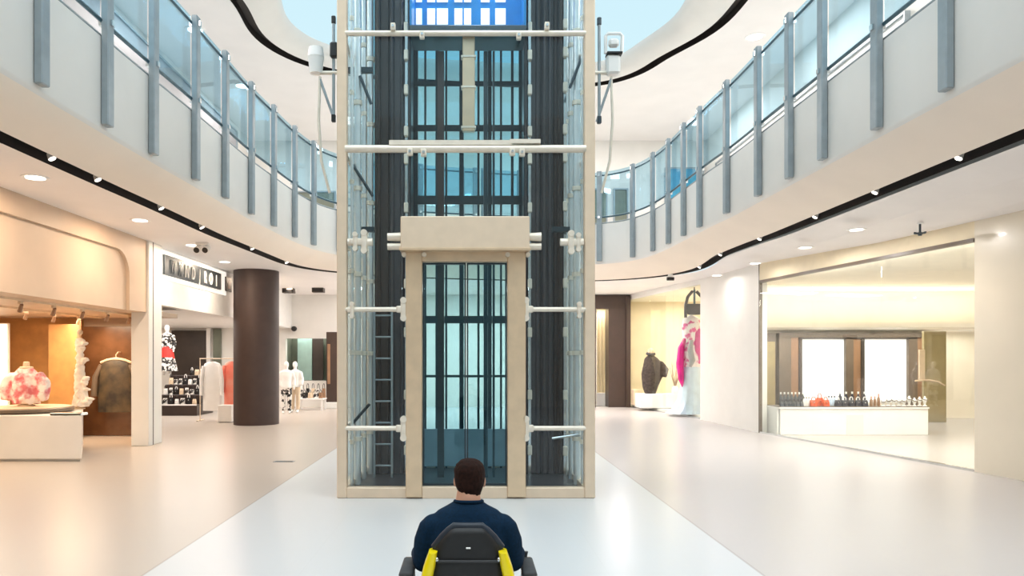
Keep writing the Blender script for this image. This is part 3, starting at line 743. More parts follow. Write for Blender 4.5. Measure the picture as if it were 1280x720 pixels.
# ------------------------------------------------------------------ garment and figure makers
def ell(cx, cy, z, rx, ry, n=28, p=2.0, wav=0.0, k=0, ph=0.0):
    out = []
    for i in range(n):
        a = 2*PI*i/n; c, s_ = math.cos(a), math.sin(a)
        r = 1.0+wav*math.sin(k*a+ph) if wav else 1.0
        out.append((cx+r*rx*math.copysign(abs(c)**(2/p), c), cy+r*ry*math.copysign(abs(s_)**(2/p), s_), z))
    return out
def mannequin(name, label, cat, loc, rz, skin, top, bottom, skirt=False, group=None, head=True, arms=True, scale=1.0):
    t = thing(name, label, cat, loc, rz, group); t.scale = (scale,)*3
    mb = MB()
    for s in (-1, 1):
        mb.tube([(s*0.09, 0, 0.88), (s*0.10, 0.01, 0.48), (s*0.10, -0.01, 0.06)], [0.085, 0.06, 0.04], 12)
        mb.ball((s*0.10, -0.05, 0.04), 0.045, (0.9, 2.2, 0.8))
        if arms: mb.tube([(s*0.19, 0, 1.40), (s*0.25, 0.02, 1.13), (s*0.25, -0.06, 0.90), (s*0.25, -0.09, 0.80)], [0.05, 0.042, 0.032, 0.03], 10)
    mb.loft([ell(0, 0, 0.82, 0.16, 0.11), ell(0, 0, 0.95, 0.17, 0.115), ell(0, 0, 1.1, 0.125, 0.095), ell(0, 0, 1.28, 0.165, 0.115), ell(0, 0, 1.40, 0.18, 0.09), ell(0, 0, 1.46, 0.07, 0.06), ell(0, 0, 1.55, 0.05, 0.05)])
    if head: mb.ball((0, -0.01, 1.64), 0.105, (0.8, 0.92, 1.15))
    fuse(mb, 0.022, 4).build('figure', skin, t, smooth=True, local=True)
    if top:
        mb = MB(); mb.loft([ell(0, 0, 0.86, 0.20, 0.15), ell(0, 0, 1.1, 0.16, 0.13), ell(0, 0, 1.28, 0.19, 0.14), ell(0, 0, 1.41, 0.205, 0.115), ell(0, 0, 1.475, 0.085, 0.075)])
        for s in (-1, 1): mb.tube([(s*0.19, 0, 1.39), (s*0.255, 0.02, 1.13), (s*0.255, -0.05, 0.93)], [0.068, 0.06, 0.05], 12)
        fuse(mb, 0.022, 3).build('top_garment', top, t, smooth=True, local=True)
    if bottom:
        if skirt:
            mb = MB(); mb.loft([ell(0, 0, 0.30, 0.34, 0.30, 40, 2, 0.06, 9), ell(0, 0, 0.6, 0.26, 0.22, 40, 2, 0.04, 9), ell(0, 0, 0.98, 0.17, 0.135, 40)])
            mb.build('skirt', bottom, t, smooth=True, local=True)
        else:
            mb = MB(); mb.loft([ell(0, 0, 0.80, 0.18, 0.13), ell(0, 0, 0.98, 0.18, 0.13)])
            for s in (-1, 1): mb.tube([(s*0.09, 0, 0.88), (s*0.10, 0.01, 0.48), (s*0.10, 0, 0.1)], [0.098, 0.075, 0.062], 12)
            fuse(mb, 0.022, 3).build('trousers', bottom, t, smooth=True, local=True)
    return t
def handbag(name, label, loc, m, w=0.28, d=0.12, h=0.2, rz=0.0, group=None, hm=None, cat='handbag'):
    loc = (loc[0], loc[1], loc[2]+0.003)
    t = thing(name, label, cat, loc, rz, group)
    mb = MB(); mb.loft([ell(0, 0, 0.0, w/2, d/2, 20, 5), ell(0, 0, h*0.12, w*0.52, d*0.54, 20, 5), ell(0, 0, h*0.75, w*0.46, d*0.42, 20, 5), ell(0, 0, h, w*0.43, d*0.3, 20, 5)])
    mb.build('bag_body', m, t, smooth=True, local=True)
    MB().tube([(-w*0.27, 0, h*0.95), (-w*0.24, 0, h*1.3), (-w*0.1, 0, h*1.5), (w*0.1, 0, h*1.5), (w*0.24, 0, h*1.3), (w*0.27, 0, h*0.95)], 0.011, 8).build('handle', hm or m, t, smooth=True, local=True)
    MB().box((0, -d*0.46, h*0.6), (w*0.16, 0.02, h*0.14), 0.004).build('clasp', M['chrome'], t, local=True)
    return t
def bottle(name, label, loc, m, h=0.2, r=0.045, group=None, capm=None):
    loc = (loc[0], loc[1], loc[2]+0.003)
    t = thing(name, label, 'bottle', loc, 0, group)
    MB().lathe([(r*0.9, 0), (r, h*0.05), (r, h*0.6), (r*0.45, h*0.74), (r*0.4, h*0.84)], seg=16).build('bottle_body', m, t, smooth=True, local=True)
    MB().lathe([(r*0.48, h*0.84), (r*0.48, h), (r*0.3, h)], seg=14).build('cap', capm or M['white'], t, smooth=True, local=True)
    return t

# ------------------------------------------------------------------ left: warm shop
w = MB(); w.b2((-14, 17.5, 0), (wx(102, 17.5), 17.6, 2.8)); struct(w, 'wall_honey', M['shop_orange'], 'honey-coloured panelling at the rear of the warm shop')
bp = thing('wall_panel', 'glossy walnut-brown display wall behind the hanging cape', 'wall panel', (wx(140, 17.4), 17.45, 0))
MB().b2((wx(102, 17.4), 17.42, wz(546, 17.4)), (wx(176.5, 17.4), 17.5, wz(408, 17.4)), 0.005).build('panel', M['shop_brown'], bp)
MB().b2((wx(102, 17.4), 17.38, 0), (wx(176.5, 17.4), 17.5, wz(546, 17.4))).build('white_base', M['white'], bp)
MB().box((wx(167, 17.3), 17.41, wz(427, 17.4)), (0.2, 0.02, 0.2), 0.003).build('mint_tag', M['mint'], bp)
hp = thing('divider_panel', 'tall honey-brown divider panel behind the pink sweater', 'panel', (wx(80, 16.8), 16.8, 0))
MB().b2((wx(61, 16.8), 16.78, 0.75), (wx(97, 16.8), 16.84, 2.62), 0.004).build('board', M['shop_orange'], hp)
MB().b2((wx(97, 16.8), 16.76, 0.0), (wx(99.5, 16.8), 16.86, 2.7)).build('edge_post', M['copper'], hp)
MB().b2((wx(61, 16.8), 16.80, 0.0), (wx(97, 16.8), 16.83, 0.75)).build('lower_board', M['copper'], hp)
lb_ = thing('light_box', 'glowing warm white light box at the far left of the shop', 'light box', (wx(-8, 16.6), 16.6, 0))
MB().b2((wx(-30, 16.6), 16.55, 0.5), (wx(9, 16.6), 16.6, wz(405, 16.6)), 0.01).build('lit_face', emis('warm_lit_face', (255, 240, 214), 1.3), lb_)
MB().b2((wx(-31, 16.6), 16.6, 0), (wx(10, 16.6), 16.68, wz(404, 16.6)), 0.01).build('housing', M['white'], lb_)
pl = thing('display_plinth', 'low white display plinth under the turntable in the left shop', 'plinth', (-7.9, 14.0, 0))
MB().prism([(-9.6, 12.95), (wx(102, 12.95), 12.95), (wx(104, 15.2), 15.2), (-9.6, 15.2)], 0.05, wz(520, 12.95), 'Z').build('plinth_body', M['white'], pl)
MB().prism([(-9.55, 13.0), (wx(102, 12.95)-0.05, 13.0), (wx(104, 15.1)-0.05, 15.1), (-9.55, 15.1)], 0, 0.05, 'Z').build('toe_kick', M['cream'], pl)
PT = wz(520, 12.95)
MB().b2((wx(62, 13.0), 13.0, PT), (wx(101, 13.0), 13.25, PT+0.05), 0.01).build('tray', M['chrome'], pl)
tt = thing('turntable', 'dark-rimmed round turntable under the pink sweater', 'turntable', (wx(30, 13.9), 14.0, PT+0.002))
c_ = tt.location
MB().lathe([(0.74, 0), (0.8, 0.02), (0.8, 0.075), (0.78, 0.085)], c_, 48).build('rim', M['taupe'], tt, smooth=True)
MB().lathe([(0.77, 0.085), (0.77, 0.1), (0.70, 0.108)], c_, 48).build('disc_top', M['sand'], tt, smooth=True)
# pink sweater on a bust
sx, sy, sz = wx(33, 14.0), 14.0, PT+0.113
ps = thing('sweater_bust', 'pink and white fluffy sweater on a bust upon the turntable', 'mannequin', (sx, sy, sz)); ps.scale = (0.95, 0.95, 0.88)
MB().lathe([(0.16, 0), (0.16, 0.02), (0.05, 0.05), (0.05, 0.2), (0.2, 0.25)], (0, 0, 0), 24).build('stand', M['sand'], ps, smooth=True, local=True)
mb = MB(); mb.loft([ell(0, 0, 0.04, 0.25, 0.19), ell(0, 0, 0.18, 0.27, 0.2), ell(0, 0, 0.45, 0.26, 0.19), ell(0, 0, 0.66, 0.27, 0.17), ell(0, 0, 0.76, 0.2, 0.13), ell(0, 0, 0.82, 0.12, 0.1)])
for s in (-1, 1):
    mb.tube([(s*0.22, 0, 0.68), (s*0.36, -0.02, 0.5), (s*0.38, -0.05, 0.28), (s*0.37, -0.07, 0.12)], [0.12, 0.125, 0.12, 0.08], 14)
sw = fuse(mb, 0.025, 3)
for v in sw.bm.verts: v.co += Vector((noise.noise(v.co*9), noise.noise(v.co*9+Vector((5, 1, 2))), noise.noise(v.co*9+Vector((2, 8, 3)))))*0.03
sw.build('sweater', M['pink_fluff'], ps, smooth=True, local=True)
mb = MB(); mb.tube([(0.1*math.cos(2*PI*k/16), 0.085*math.sin(2*PI*k/16), 0.83) for k in range(17)], 0.03, 8); mb.build('collar', M['sand'], ps, smooth=True, local=True)
MB().lathe([(0.07, 0.78), (0.06, 0.88), (0.055, 0.95), (0.03, 0.965)], (0, 0, 0), 20).build('neck_cap', M['sand'], ps, smooth=True, local=True)
# white frilled dress figure on the plinth edge
fx = thing('frilled_figure', 'slim white frilled dress display at the plinth end', 'mannequin', (wx(106, 14.75), 14.75, PT+0.003))
mb = MB(); mb.lathe([(0.10, 0), (0.10, 0.02), (0.012, 0.04), (0.012, 1.5), (0.02, 1.52)], (-0.1, 0, 0), 16); mb.build('stand_pole', M['sand'], fx, smooth=True, local=True)
MB().lathe([(0.012, 1.48), (0.05, 1.52), (0.055, 1.57), (0.02, 1.61)], (-0.1, 0, 0), 14).build('finial', M['sand'], fx, smooth=True, local=True)
mb = MB(); mb.loft([ell(-0.08, 0, 0.05, 0.17, 0.12, 28, 2, 0.12, 7), ell(-0.09, 0, 0.3, 0.12, 0.10, 28, 2, 0.1, 7), ell(-0.1, 0, 0.7, 0.085, 0.085, 28), ell(-0.1, 0, 1.05, 0.07, 0.07, 28), ell(-0.1, 0, 1.35, 0.09, 0.07, 28), ell(-0.1, 0, 1.43, 0.05, 0.04, 28)])
for z, x, r in ((1.32, 0.0, 0.07), (1.22, -0.02, 0.05), (1.0, 0.02, 0.075), (0.93, -0.03, 0.06), (0.62, 0.03, 0.08), (0.52, 0.0, 0.09), (0.4, 0.07, 0.06), (0.2, 0.1, 0.08), (0.13, 0.05, 0.1)):
    mb.ball((x, -0.03, z), r, (1.0, 0.9, 0.6))
fd = fuse(mb, 0.014, 1)
for v in fd.bm.verts: v.co += Vector((1, 0.6, 0.2))*noise.noise(v.co*13)*0.04
fd.build('frilled_dress', M['frill'], fx, smooth=True, local=True)
# hanging cape
cx_, cy_ = wx(145, 17.2), 17.2
cp = thing('hanging_cape', 'dark olive cape on a pale hanger before the walnut wall', 'cape', (cx_, cy_, wz(515, 17.2)))
Zt = wz(450, 17.2)-cp.location.z
mb = MB(); mb.loft([ell(0, 0, 0.0, 0.42, 0.13, 36, 2, 0.05, 9), ell(0, 0, 0.35, 0.43, 0.14, 36, 2, 0.04, 9), ell(0, 0, 0.8, 0.40, 0.12, 36, 2, 0.02, 9), ell(0, 0, 1.08, 0.36, 0.10, 36), ell(0, 0, Zt-0.03, 0.28, 0.07, 36), ell(0, 0, Zt, 0.12, 0.05, 36)])
mb.build('cape_cloth', M['cape'], cp, smooth=True, local=True)
mb = MB(); mb.tube([(-0.36, 0, Zt-0.06), (-0.2, 0, Zt+0.0), (0, 0, Zt+0.03), (0.2, 0, Zt), (0.36, 0, Zt-0.06)], [0.03, 0.035, 0.04, 0.035, 0.03]); mb.build('hanger', M['sand'], cp, smooth=True, local=True)
mb = MB(); mb.tube([(0, 0, Zt+0.03), (0, 0, Zt+0.12), (0.04, 0, Zt+0.17), (0, 0.1, Zt+0.19), (0, 0.24, Zt+0.19)], 0.012, 8); mb.build('hook', M['sand'], cp, smooth=True, local=True)
for s in (-1, 1): MB().tube([(s*0.34, 0, Zt-0.12), (s*0.47, -0.02, Zt-0.4), (s*0.5, -0.02, Zt-0.85)], [0.06, 0.07, 0.08], 12).build('sleeve', M['taupe'], cp, smooth=True, local=True)
# track lights of the warm shop
def track_spot(label, loc, aim, group):
    t = thing('track_spotlight', label, 'spotlight', loc, 0, group)
    MB().box((0, 0, 0.035), (0.05, 0.09, 0.05), 0.008).build('adapter', M['sand'], t, local=True)
    a = Vector(aim).normalized(); p = Vector((0, 0, -0.05))
    MB().cyl((0, 0, 0.02), (0, 0, -0.05), 0.012, seg=8).build('stem', M['copper'], t, local=True)
    h = MB().cyl(p-a*0.07, p+a*0.07, 0.028, 0.038, seg=16).build('lamp_head', M['copper'], t, local=True, smooth=True)
    MB().cyl(p+a*0.066, p+a*0.072, 0.032, seg=16).build('lens', M['lamp_warm'], h, local=True)
for row, X0, nm in ((0, -7.35, 'front'), (1, -8.6, 'rear')):
    tr = MB().b2((X0-0.03, 9.6, 2.76), (X0+0.03, 17.0, 2.80)).build('light_track', M['sand'], origin=(X0, 13.3, 2.76))
    tag(tr, '%s ceiling track for spotlights in the warm left shop' % ('walkway-side' if row == 0 else 'inner'), 'light track')
    for k in range(6):
        track_spot('%s copper spotlight along the %s track of the warm shop' % (ORD[k], 'walkway-side' if row == 0 else 'inner'), (X0, 11.0+k*0.95+0.3*row, 2.70), (-0.5, 0.4, -0.8), 'track spotlights in the warm shop')

# ------------------------------------------------------------------ left: shop with the dark sign
sg = thing('shop_sign', 'dark grey shop sign with pale narrow letters and glowing edge', 'sign', (LX+0.05, 18.05, 3.72))
ya, yb_ = 16.18, 19.85; z0, z1 = 3.70, 4.14
MB().b2((LX+0.001, ya-0.25, z0-0.10), (LX+0.025, yb_+0.6, z1+0.11), 0.005).build('glow_back', M['halo'], sg)
MB().b2((LX+0.03, ya, z0), (LX+0.09, yb_, z1), 0.006).build('board', M['post_dark'], sg)
MB().b2((LX+0.03, ya-0.17, z0), (LX+0.08, ya-0.08, z1), 0.004).build('end_bar', M['post'], sg)
for k, ch in enumerate('WXNDJROI'):
    cu = bpy.data.curves.new('letter', 'FONT'); cu.body = ch; cu.size = 0.46; cu.extrude = 0.012; cu.align_x = 'CENTER'
    lo = bpy.data.objects.new('letter', cu); COL.objects.link(lo); lo.parent = sg
    lo.rotation_euler = (PI/2, 0, PI/2); lo.scale = (0.62 if ch not in 'WX' else 0.5, 0.95, 1)
    lo.location = Vector((LX+0.103, ya+0.42+k*0.405, z0+0.06))-sg.location
    bpy.context.view_layer.update(); me_ = bpy.data.meshes.new_from_object(lo.evaluated_get(bpy.context.evaluated_depsgraph_get()))
    lm = bpy.data.objects.new('letter', me_); COL.objects.link(lm); lm.parent = sg; lm.rotation_euler = lo.rotation_euler; lm.scale = lo.scale; lm.location = lo.location
    bpy.data.objects.remove(lo); bpy.data.curves.remove(cu); me_.materials.clear(); me_.materials.append(M['chrome'] if ch in 'WX' else M['white'])
s2 = thing('blade_sign', 'small brown square sign beside the dark shop sign', 'sign', (LX+0.05, 20.6, 3.7))
MB().b2((LX+0.03, 20.3, 3.72), (LX+0.08, 20.75, 4.12), 0.006).build('board', M['dark_wall'], s2)
MB().b2((LX+0.081, 20.42, 3.80), (LX+0.088, 20.63, 4.02), 0.002).build('emblem', M['copper'], s2)
pil = MB(); pil.lathe([(0.62, 0), (0.62, 4.32)], (wx(320.5, 20.6), 20.6, 0), 72)
struct(pil, 'pillar', M['brown_col'], 'large round dark bronze column', smooth=True)
mb = MB(); mb.b2((wx(213, 27.8), 27.9, 0.0), (wx(257, 27.8), 27.98, wz(413, 27.8))); struct(mb, 'wall_shop_dark', M['dark_wall'], 'dark wall panel at the rear of the sign shop')
mb = MB(); mb.b2((wx(257.2, 27.8), 27.85, 0), (wx(262, 27.8), 27.98, wz(410, 27.8)), 0.005); struct(mb, 'trim_14', M['white'])
mb = MB(); mb.b2((wx(265, 27.8), 27.9, 0.6), (wx(275, 27.8), 27.98, wz(411, 27.8))); struct(mb, 'trim_15', M['moss'])
# stepped display with black and white bags
SY = 23.6
ds = thing('stepped_display', 'stepped dark display stand crowded with black and white bags', 'display stand', (wx(217, SY), SY+0.4, 0))
xl, xr = wx(191, SY), wx(246, SY)
steps = [(0.0, 0.36, 0.0, 1.5), (0.36, 0.66, 0.4, 1.5), (0.66, 0.98, 0.75, 1.5), (0.98, 1.28, 1.1, 1.5)]
for k, (za, zb, y0, y1) in enumerate(steps):
    MB().b2((xl+0.04*k, SY+y0, za), (xr-0.05*k, SY+y1, zb), 0.015).build('tier', M['clad_brown'], ds)
MB().b2((xl, SY-0.01, 0.33), (xr, SY, 0.37)).build('edge_strip', M['white'], ds)
TN = ['lowest', 'second', 'third', 'top']
mset = [M['bw'], M['black'], M['white'], M['bw'], M['sand'], M['bw'], M['black']]
for k, (za, zb, y0, y1) in enumerate(steps):
    n = 7 - (k == 3)
    for j in range(n):
        if k == 3 and j < 3: continue
        m_ = mset[(j*3+k*2) % 7]
        nmn = {'black_white_print': 'black and white printed', 'black_plastic': 'black', 'white_lacquer': 'white', 'sand_mannequin': 'sand'}[m_.name]
        xx = xl+0.14+0.04*k+(xr-xl-0.28-0.09*k)*j/(n-1)
        handbag('handbag', '%s handbag, %s from left on the %s tier of the stepped display' % (nmn, ORD[j-3 if k == 3 else j], TN[k]), (xx, SY+y0+0.17, zb), m_, 0.115+0.03*((j*5+k) % 3)/2, 0.10, 0.17+0.05*((j+k) % 3)/2, 0.2*((j+k) % 3-1), 'bags on the stepped display', M['black'] if m_ is not M['black'] else M['white'])
mannequin('dressed_mannequin', 'mannequin in pale printed top and red waistband above the stepped display', 'mannequin', (wx(209, SY+1.3), SY+1.3, 1.28), 0, M['white'], M['bw'], None, scale=0.98)
dm = bpy.data.objects['dressed_mannequin']
mb = MB(); mb.loft([ell(0, 0, 0.15, 0.34, 0.28, 40, 2, 0.06, 9), ell(0, 0, 0.62, 0.24, 0.2, 40, 2, 0.04, 9)]); mb.build('print_skirt', M['bw'], dm, smooth=True, local=True)
mb = MB(); mb.loft([ell(0, 0, 0.58, 0.25, 0.2, 40, 2, 0.04, 9), ell(0, 0, 0.8, 0.21, 0.17, 40, 2, 0.03, 9), ell(0, 0, 0.99, 0.17, 0.14, 40)]); mb.build('red_waistband', M['red'], dm, smooth=True, local=True)
# clothes rail with a white and a coral coat
RY = 21.7
cr = thing('clothes_rail', 'clothes rail with pale coats behind the round column', 'clothes rail', (wx(275, RY), RY, 0))
r0, r1 = wx(251, RY), wx(300, RY)
MB().tube([(r0-0.03, RY, 1.84), (r1+0.03, RY, 1.84)], 0.015).build('rail_bar', M['tower'], cr, smooth=True)
for x in (r0-0.02, r1+0.02):
    MB().cyl((x, RY, 0.02), (x, RY, 1.84), 0.014, seg=10).build('upright', M['tower'], cr, smooth=True)
    MB().b2((x-0.03, RY-0.25, 0), (x+0.03, RY+0.25, 0.025), 0.008).build('foot', M['tower'], cr)
def coat(label, px0, px1, m, dy=0.0, zlow=0.3):
    xa, xb = wx(px0, RY), wx(px1, RY); wd = xb-xa; h = 1.8-zlow
    t = thing('coat', label, 'coat', ((xa+xb)/2, RY+dy, zlow))
    mb = MB(); mb.loft([ell(0, 0, 0, wd*0.40, 0.10, 30, 2, 0.04, 8), ell(0, 0, h*0.5, wd*0.40, 0.10, 30, 2, 0.02, 8), ell(0, 0, h*0.85, wd*0.42, 0.09, 30), ell(0, 0, h*0.93, wd*0.34, 0.07, 30), ell(0, 0, h*0.97, 0.08, 0.05, 30)])
    mb.build('coat_body', m, t, smooth=True, local=True)
    for s in (-1, 1): MB().tube([(s*wd*0.36, -0.03, h*0.88), (s*wd*0.45, -0.05, h*0.6), (s*wd*0.46, -0.06, h*0.3)], [0.06, 0.06, 0.05], 12).build('sleeve', m, t, smooth=True, local=True)
    MB().tube([(-wd*0.3, 0, h*0.9), (0, 0, h*0.97), (wd*0.3, 0, h*0.9)], 0.012, 8).build('hanger', M['sand'], t, smooth=True, local=True)
    MB().tube([(0, 0, h*0.96), (0, 0, h+0.03), (0.02, 0, h+0.055)], 0.007, 6).build('hook', M['chrome'], t, smooth=True, local=True)
coat('cream white coat on the rail beside the round column', 252, 280, M['white_matte'], -0.04)
coat('coral pink coat on the rail half behind the round column', 276, 300, M['coral'], 0.16, 0.42)
wb = thing('white_cube', 'small white cube plinth at the foot of the round column', 'plinth', (wx(284, 21.45), 21.3, 0))
MB().b2((wx(275, 21.2), 21.0, 0.02), (wx(292, 21.2), 21.4, wz(506, 21.2)), 0.012).build('cube_body', M['white'], wb)
MB().b2((wx(276, 21.2), 21.03, 0), (wx(291, 21.2), 21.37, 0.02)).build('shadow_gap', M['mid_grey'], wb)

# ------------------------------------------------------------------ far left rear
mannequin('mannequin', 'white mannequin in white top with printed trousers, beside the round column', 'mannequin', (wx(358, 24.5), 24.5, 0), 0.2, M['white'], M['white_matte'], M['bw'])
mannequin('mannequin', 'white mannequin in white top with sandy trousers, standing under the dome camera', 'mannequin', (wx(369, 25.1), 25.1, 0), -0.2, M['white'], M['white_matte'], M['sand'])
mp = thing('mint_panel', 'pale mint panel in the far shop window', 'panel', (wx(380, 29), 28.9, za_ if False else 1.0))
MB().b2((wx(372, 28.9), 28.88, 1.0), (wx(390, 28.9), 28.94, 2.66), 0.005).build('board', M['mint'], mp)
MB().b2((wx(390.5, 28.9), 28.9, 1.0), (wx(404, 28.9), 28.96, 2.66), 0.005).build('dark_board', M['dark_wall'], mp)
bd = thing('banner_stand', 'tall brown banner at the edge of the lift tower', 'banner', (wx(415, 27.4), 27.4, 0))
MB().b2((wx(408, 27.4), 27.38, 0.22), (wx(432, 27.4), 27.43, wz(415, 27.4)), 0.004).build('banner_face', M['brown_frame'], bd)
MB().b2((wx(409.5, 27.4), 27.365, 0.9), (wx(413, 27.4), 27.38, wz(430, 27.4)), 0.002).build('stripe', M['copper'], bd)
MB().b2((wx(408, 27.4), 27.2, 0), (wx(432, 27.4), 27.6, 0.22), 0.01).build('base', M['cream'], bd)
ft = thing('low_table', 'low white table holding black and white bags at the far left', 'table', (wx(389, 26.3), 26.3, 0))
MB().b2((wx(372, 26.3), 26.0, 0.38), (wx(406, 26.3), 26.7, 0.43), 0.01).build('table_top', M['white'], ft)
for x in (wx(374, 26.3), wx(404, 26.3)):
    for y in (26.05, 26.65): MB().b2((x-0.03, y-0.03, 0), (x+0.03, y+0.03, 0.38)).build('leg', M['white'], ft)
for j in range(10):
    m_ = (M['bw'], M['black'], M['sand'], M['bw'], M['copper'])[j % 5]
    nmn = {'black_white_print': 'printed', 'black_plastic': 'black', 'sand_mannequin': 'sand', 'copper_brown_panel': 'brown'}[m_.name]
    row = j//5
    handbag('handbag', '%s handbag, %s from the left in the %s row on the low white table' % (nmn, ORD[j % 5], ('front', 'rear')[row]), (wx(375+6.7*(j % 5)+1.5*row, 26.3), 26.15+0.35*row, 0.43), m_, 0.13, 0.09, 0.2+0.14*row, 0.0, 'bags on the low white table', M['black'])

# ------------------------------------------------------------------ right: counter shop
CYF = 17.5
ct = thing('display_counter', 'long white display counter in the right-hand shop', 'counter', ((wx(972, CYF)+wx(1162, CYF))/2, CYF+0.4, 0))
c0, c1 = wx(972, CYF)+0.03, wx(1162, CYF); CT = wz(508.5, CYF)
MB().b2((c0+0.05, CYF+0.05, 0), (c1, CYF+0.8, CT-0.05), 0.008).build('counter_body', M['white'], ct)
MB().b2((c0+0.35+(c1-c0)*0.36, CYF+0.035, 0.0), (c0+0.35+(c1-c0)*0.47, CYF+0.05, CT-0.2)).build('front_panel', M['cream'], ct)
MB().b2((c0, CYF, CT-0.05), (c1, CYF+0.85, CT-0.012), 0.004).build('worktop', M['white'], ct)
MB().b2((c0+0.01, CYF+0.01, CT-0.012), (c1-0.01, CYF+0.84, CT), 0.003).build('top_mat', M['taupe'], ct)
MB().b2((c0, CYF+0.1, 0), (c0+0.04, CYF+0.75, CT-0.05)).build('end_leg', M['white'], ct)
def at_counter(px, dy): return (wx(px, CYF+dy), CYF+dy, CT)
gi = 'goods on the white counter'
for j in range(6):
    handbag('handbag', 'slate handbag, %s from the left in the front row at the counter left end' % ORD[j], at_counter(977+5.0*j, 0.12), M['grey_it'], 0.082, 0.08, 0.11, 0, gi, M['black'])
for j in range(7):
    bottle('bottle', 'slate bottle, %s from the left behind the slate handbags on the white counter' % ORD[j], at_counter(976+4.6*j, 0.42), M['grey_it'], 0.33, 0.04, gi)
for j in range(3):
    bottle('bottle', 'white bottle, %s from the left beside the orange handbags' % ORD[j], at_counter(1005+3.0*j, 0.25), M['white'], 0.22, 0.03, gi, M['taupe'])
for j in range(3):
    handbag('handbag', 'orange handbag, %s from the left in the orange cluster on the counter' % ORD[j], at_counter(1017+7.5*j, 0.15+0.12*(j == 1)), M['orange_it'], 0.17, 0.1, 0.15+0.05*(j == 1), 0.15*(j-1), gi, M['orange_it'])
for j in range(3):
    bottle('bottle', 'pale blue-white bottle, %s from the left behind the orange handbags' % ORD[j], at_counter(1036+3.6*j, 0.4), M['ice'], 0.24, 0.035, gi, M['navy_it'])
for j in range(5):
    handbag('handbag', 'navy handbag, %s from the left in the navy cluster on the counter' % ORD[j], at_counter(1047+8.5*j, 0.14), M['navy_it'], 0.14, 0.09, 0.15, 0, gi, M['white'])
for j in range(5):
    bottle('bottle', 'navy bottle, %s from the left behind the navy handbags' % ORD[j], at_counter(1050+7.6*j, 0.45), M['navy_it'], 0.34, 0.045, gi)
for j in range(3):
    bottle('bottle', 'rosy brown bottle, %s from the left right of the navy handbags' % ORD[j], at_counter(1089+4.6*j, 0.2), M['copper'], 0.24+0.06*(j == 2), 0.035, gi, M['coral'])
def pearl_bust(label, loc, h):
    loc = (loc[0], loc[1], loc[2]+0.003)
    t = thing('jewellery_bust', label, 'jewellery bust', loc, 0, gi)
    MB().lathe([(0.05, 0), (0.05, 0.012), (0.02, 0.03), (0.035, h*0.4), (0.055, h*0.65), (0.025, h*0.85), (0.018, h)], (0, 0, 0), 16).build('bust', M['white'], t, smooth=True, local=True)
    mb = MB()
    mb.tube([(0.05*math.cos(2*PI*k/14), 0.05*math.sin(2*PI*k/14)-0.01, h*0.70+0.02*math.sin(2*PI*k/14)) for k in range(15)], 0.009, 6)
    mb.build('necklace', M['taupe'], t, smooth=True, local=True)
for j in range(9):
    pearl_bust('small white jewellery bust, %s from the left at the right end of the counter' % ORD[j], at_counter(1104+6.5*j, 0.2+0.12*(j % 2)), 0.17+0.035*(j > 4)+0.02*(j % 3))
# niche wall behind the counter
NY = 22.3
nw = thing('niche_wall', 'dark framed wall with two glowing white panels behind the counter', 'display wall', (wx(1065, NY), NY, 0))
nt_ = wz(416, NY)
def nbox(pa, pb, z0, z1, m, nm, y0=0.0, y1=0.28): return MB().b2((wx(pa, NY), NY+y0, z0), (wx(pb, NY), NY+y1, z1), 0.004).build(nm, m, nw)
nbox(974, 1162, nt_-0.14, nt_, M['taupe'], 'top_rail', -0.02)
nbox(974, 989, 0, nt_-0.14, M['taupe'], 'side_post'); nbox(989, 999, 0, nt_-0.14, M['copper'], 'wood_strip', 0.05)
nbox(999, 1003, 0, nt_-0.14, M['dark_wall'], 'post'); nbox(1057.5, 1067, 0, nt_-0.14, M['taupe'], 'post'); nbox(1067, 1077, 0, nt_-0.14, M['copper'], 'wood_strip', 0.05); nbox(1077, 1081, 0, nt_-0.14, M['dark_wall'], 'post')
nbox(1136, 1147, 0, nt_-0.14, M['taupe'], 'post'); nbox(1147, 1158, 0, nt_-0.14, M['copper'], 'wood_strip', 0.05)
nbox(1003, 1057.5, 0.5, nt_-0.18, M['lit_panel'], 'white_panel', 0.12, 0.2); nbox(1081, 1136, 0.5, nt_-0.18, M['lit_panel'], 'white_panel', 0.12, 0.2)
nbox(999, 1147, nt_-0.19, nt_-0.14, M['dark_wall'], 'shadow_rail', 0.0)
ov = thing('olive_screen', 'tall olive-bronze screen with a curved pale rail beside the niche wall', 'screen', (wx(1170, 21.2), 21.2, 0))
MB().b2((wx(1155, 21.2), 21.2, 0), (wx(1183, 21.2), 21.3, wz(414, 21.2)), 0.006).build('board', M['olive'], ov)
MB().tube([(wx(1143, 21.2), 21.17, wz(476, 21.2)), (wx(1160, 21.2), 21.17, wz(475, 21.2)), (wx(1172, 21.2), 21.17, wz(477, 21.2)), (wx(1180, 21.2), 21.17, wz(482, 21.2))], 0.025).build('curved_rail', M['sand'], ov, smooth=True)
MB().b2((wx(1149, 21.2), 21.18, wz(475, 21.2)), (wx(1156, 21.2), 21.24, wz(437, 21.2)), 0.004).build('pale_strip', M['sand'], ov)
nm = thing('floor_mirror', 'narrow framed mirror at the left end of the niche wall', 'mirror', (wx(963, 22.3), 22.35, 0))
MB().b2((wx(955, 22.3), 22.4, 0.2), (wx(972, 22.3), 22.46, wz(416, 22.3)), 0.005).build('frame', M['taupe'], nm)
MB().b2((wx(956, 22.3), 22.385, 0.35), (wx(970.5, 22.3), 22.4, wz(427, 22.3)), 0.002).build('mirror_face', M['olive'], nm)
MB().b2((wx(955, 22.3), 22.36, 0), (wx(972, 22.3), 22.5, 0.2), 0.005).build('base', M['white'], nm)

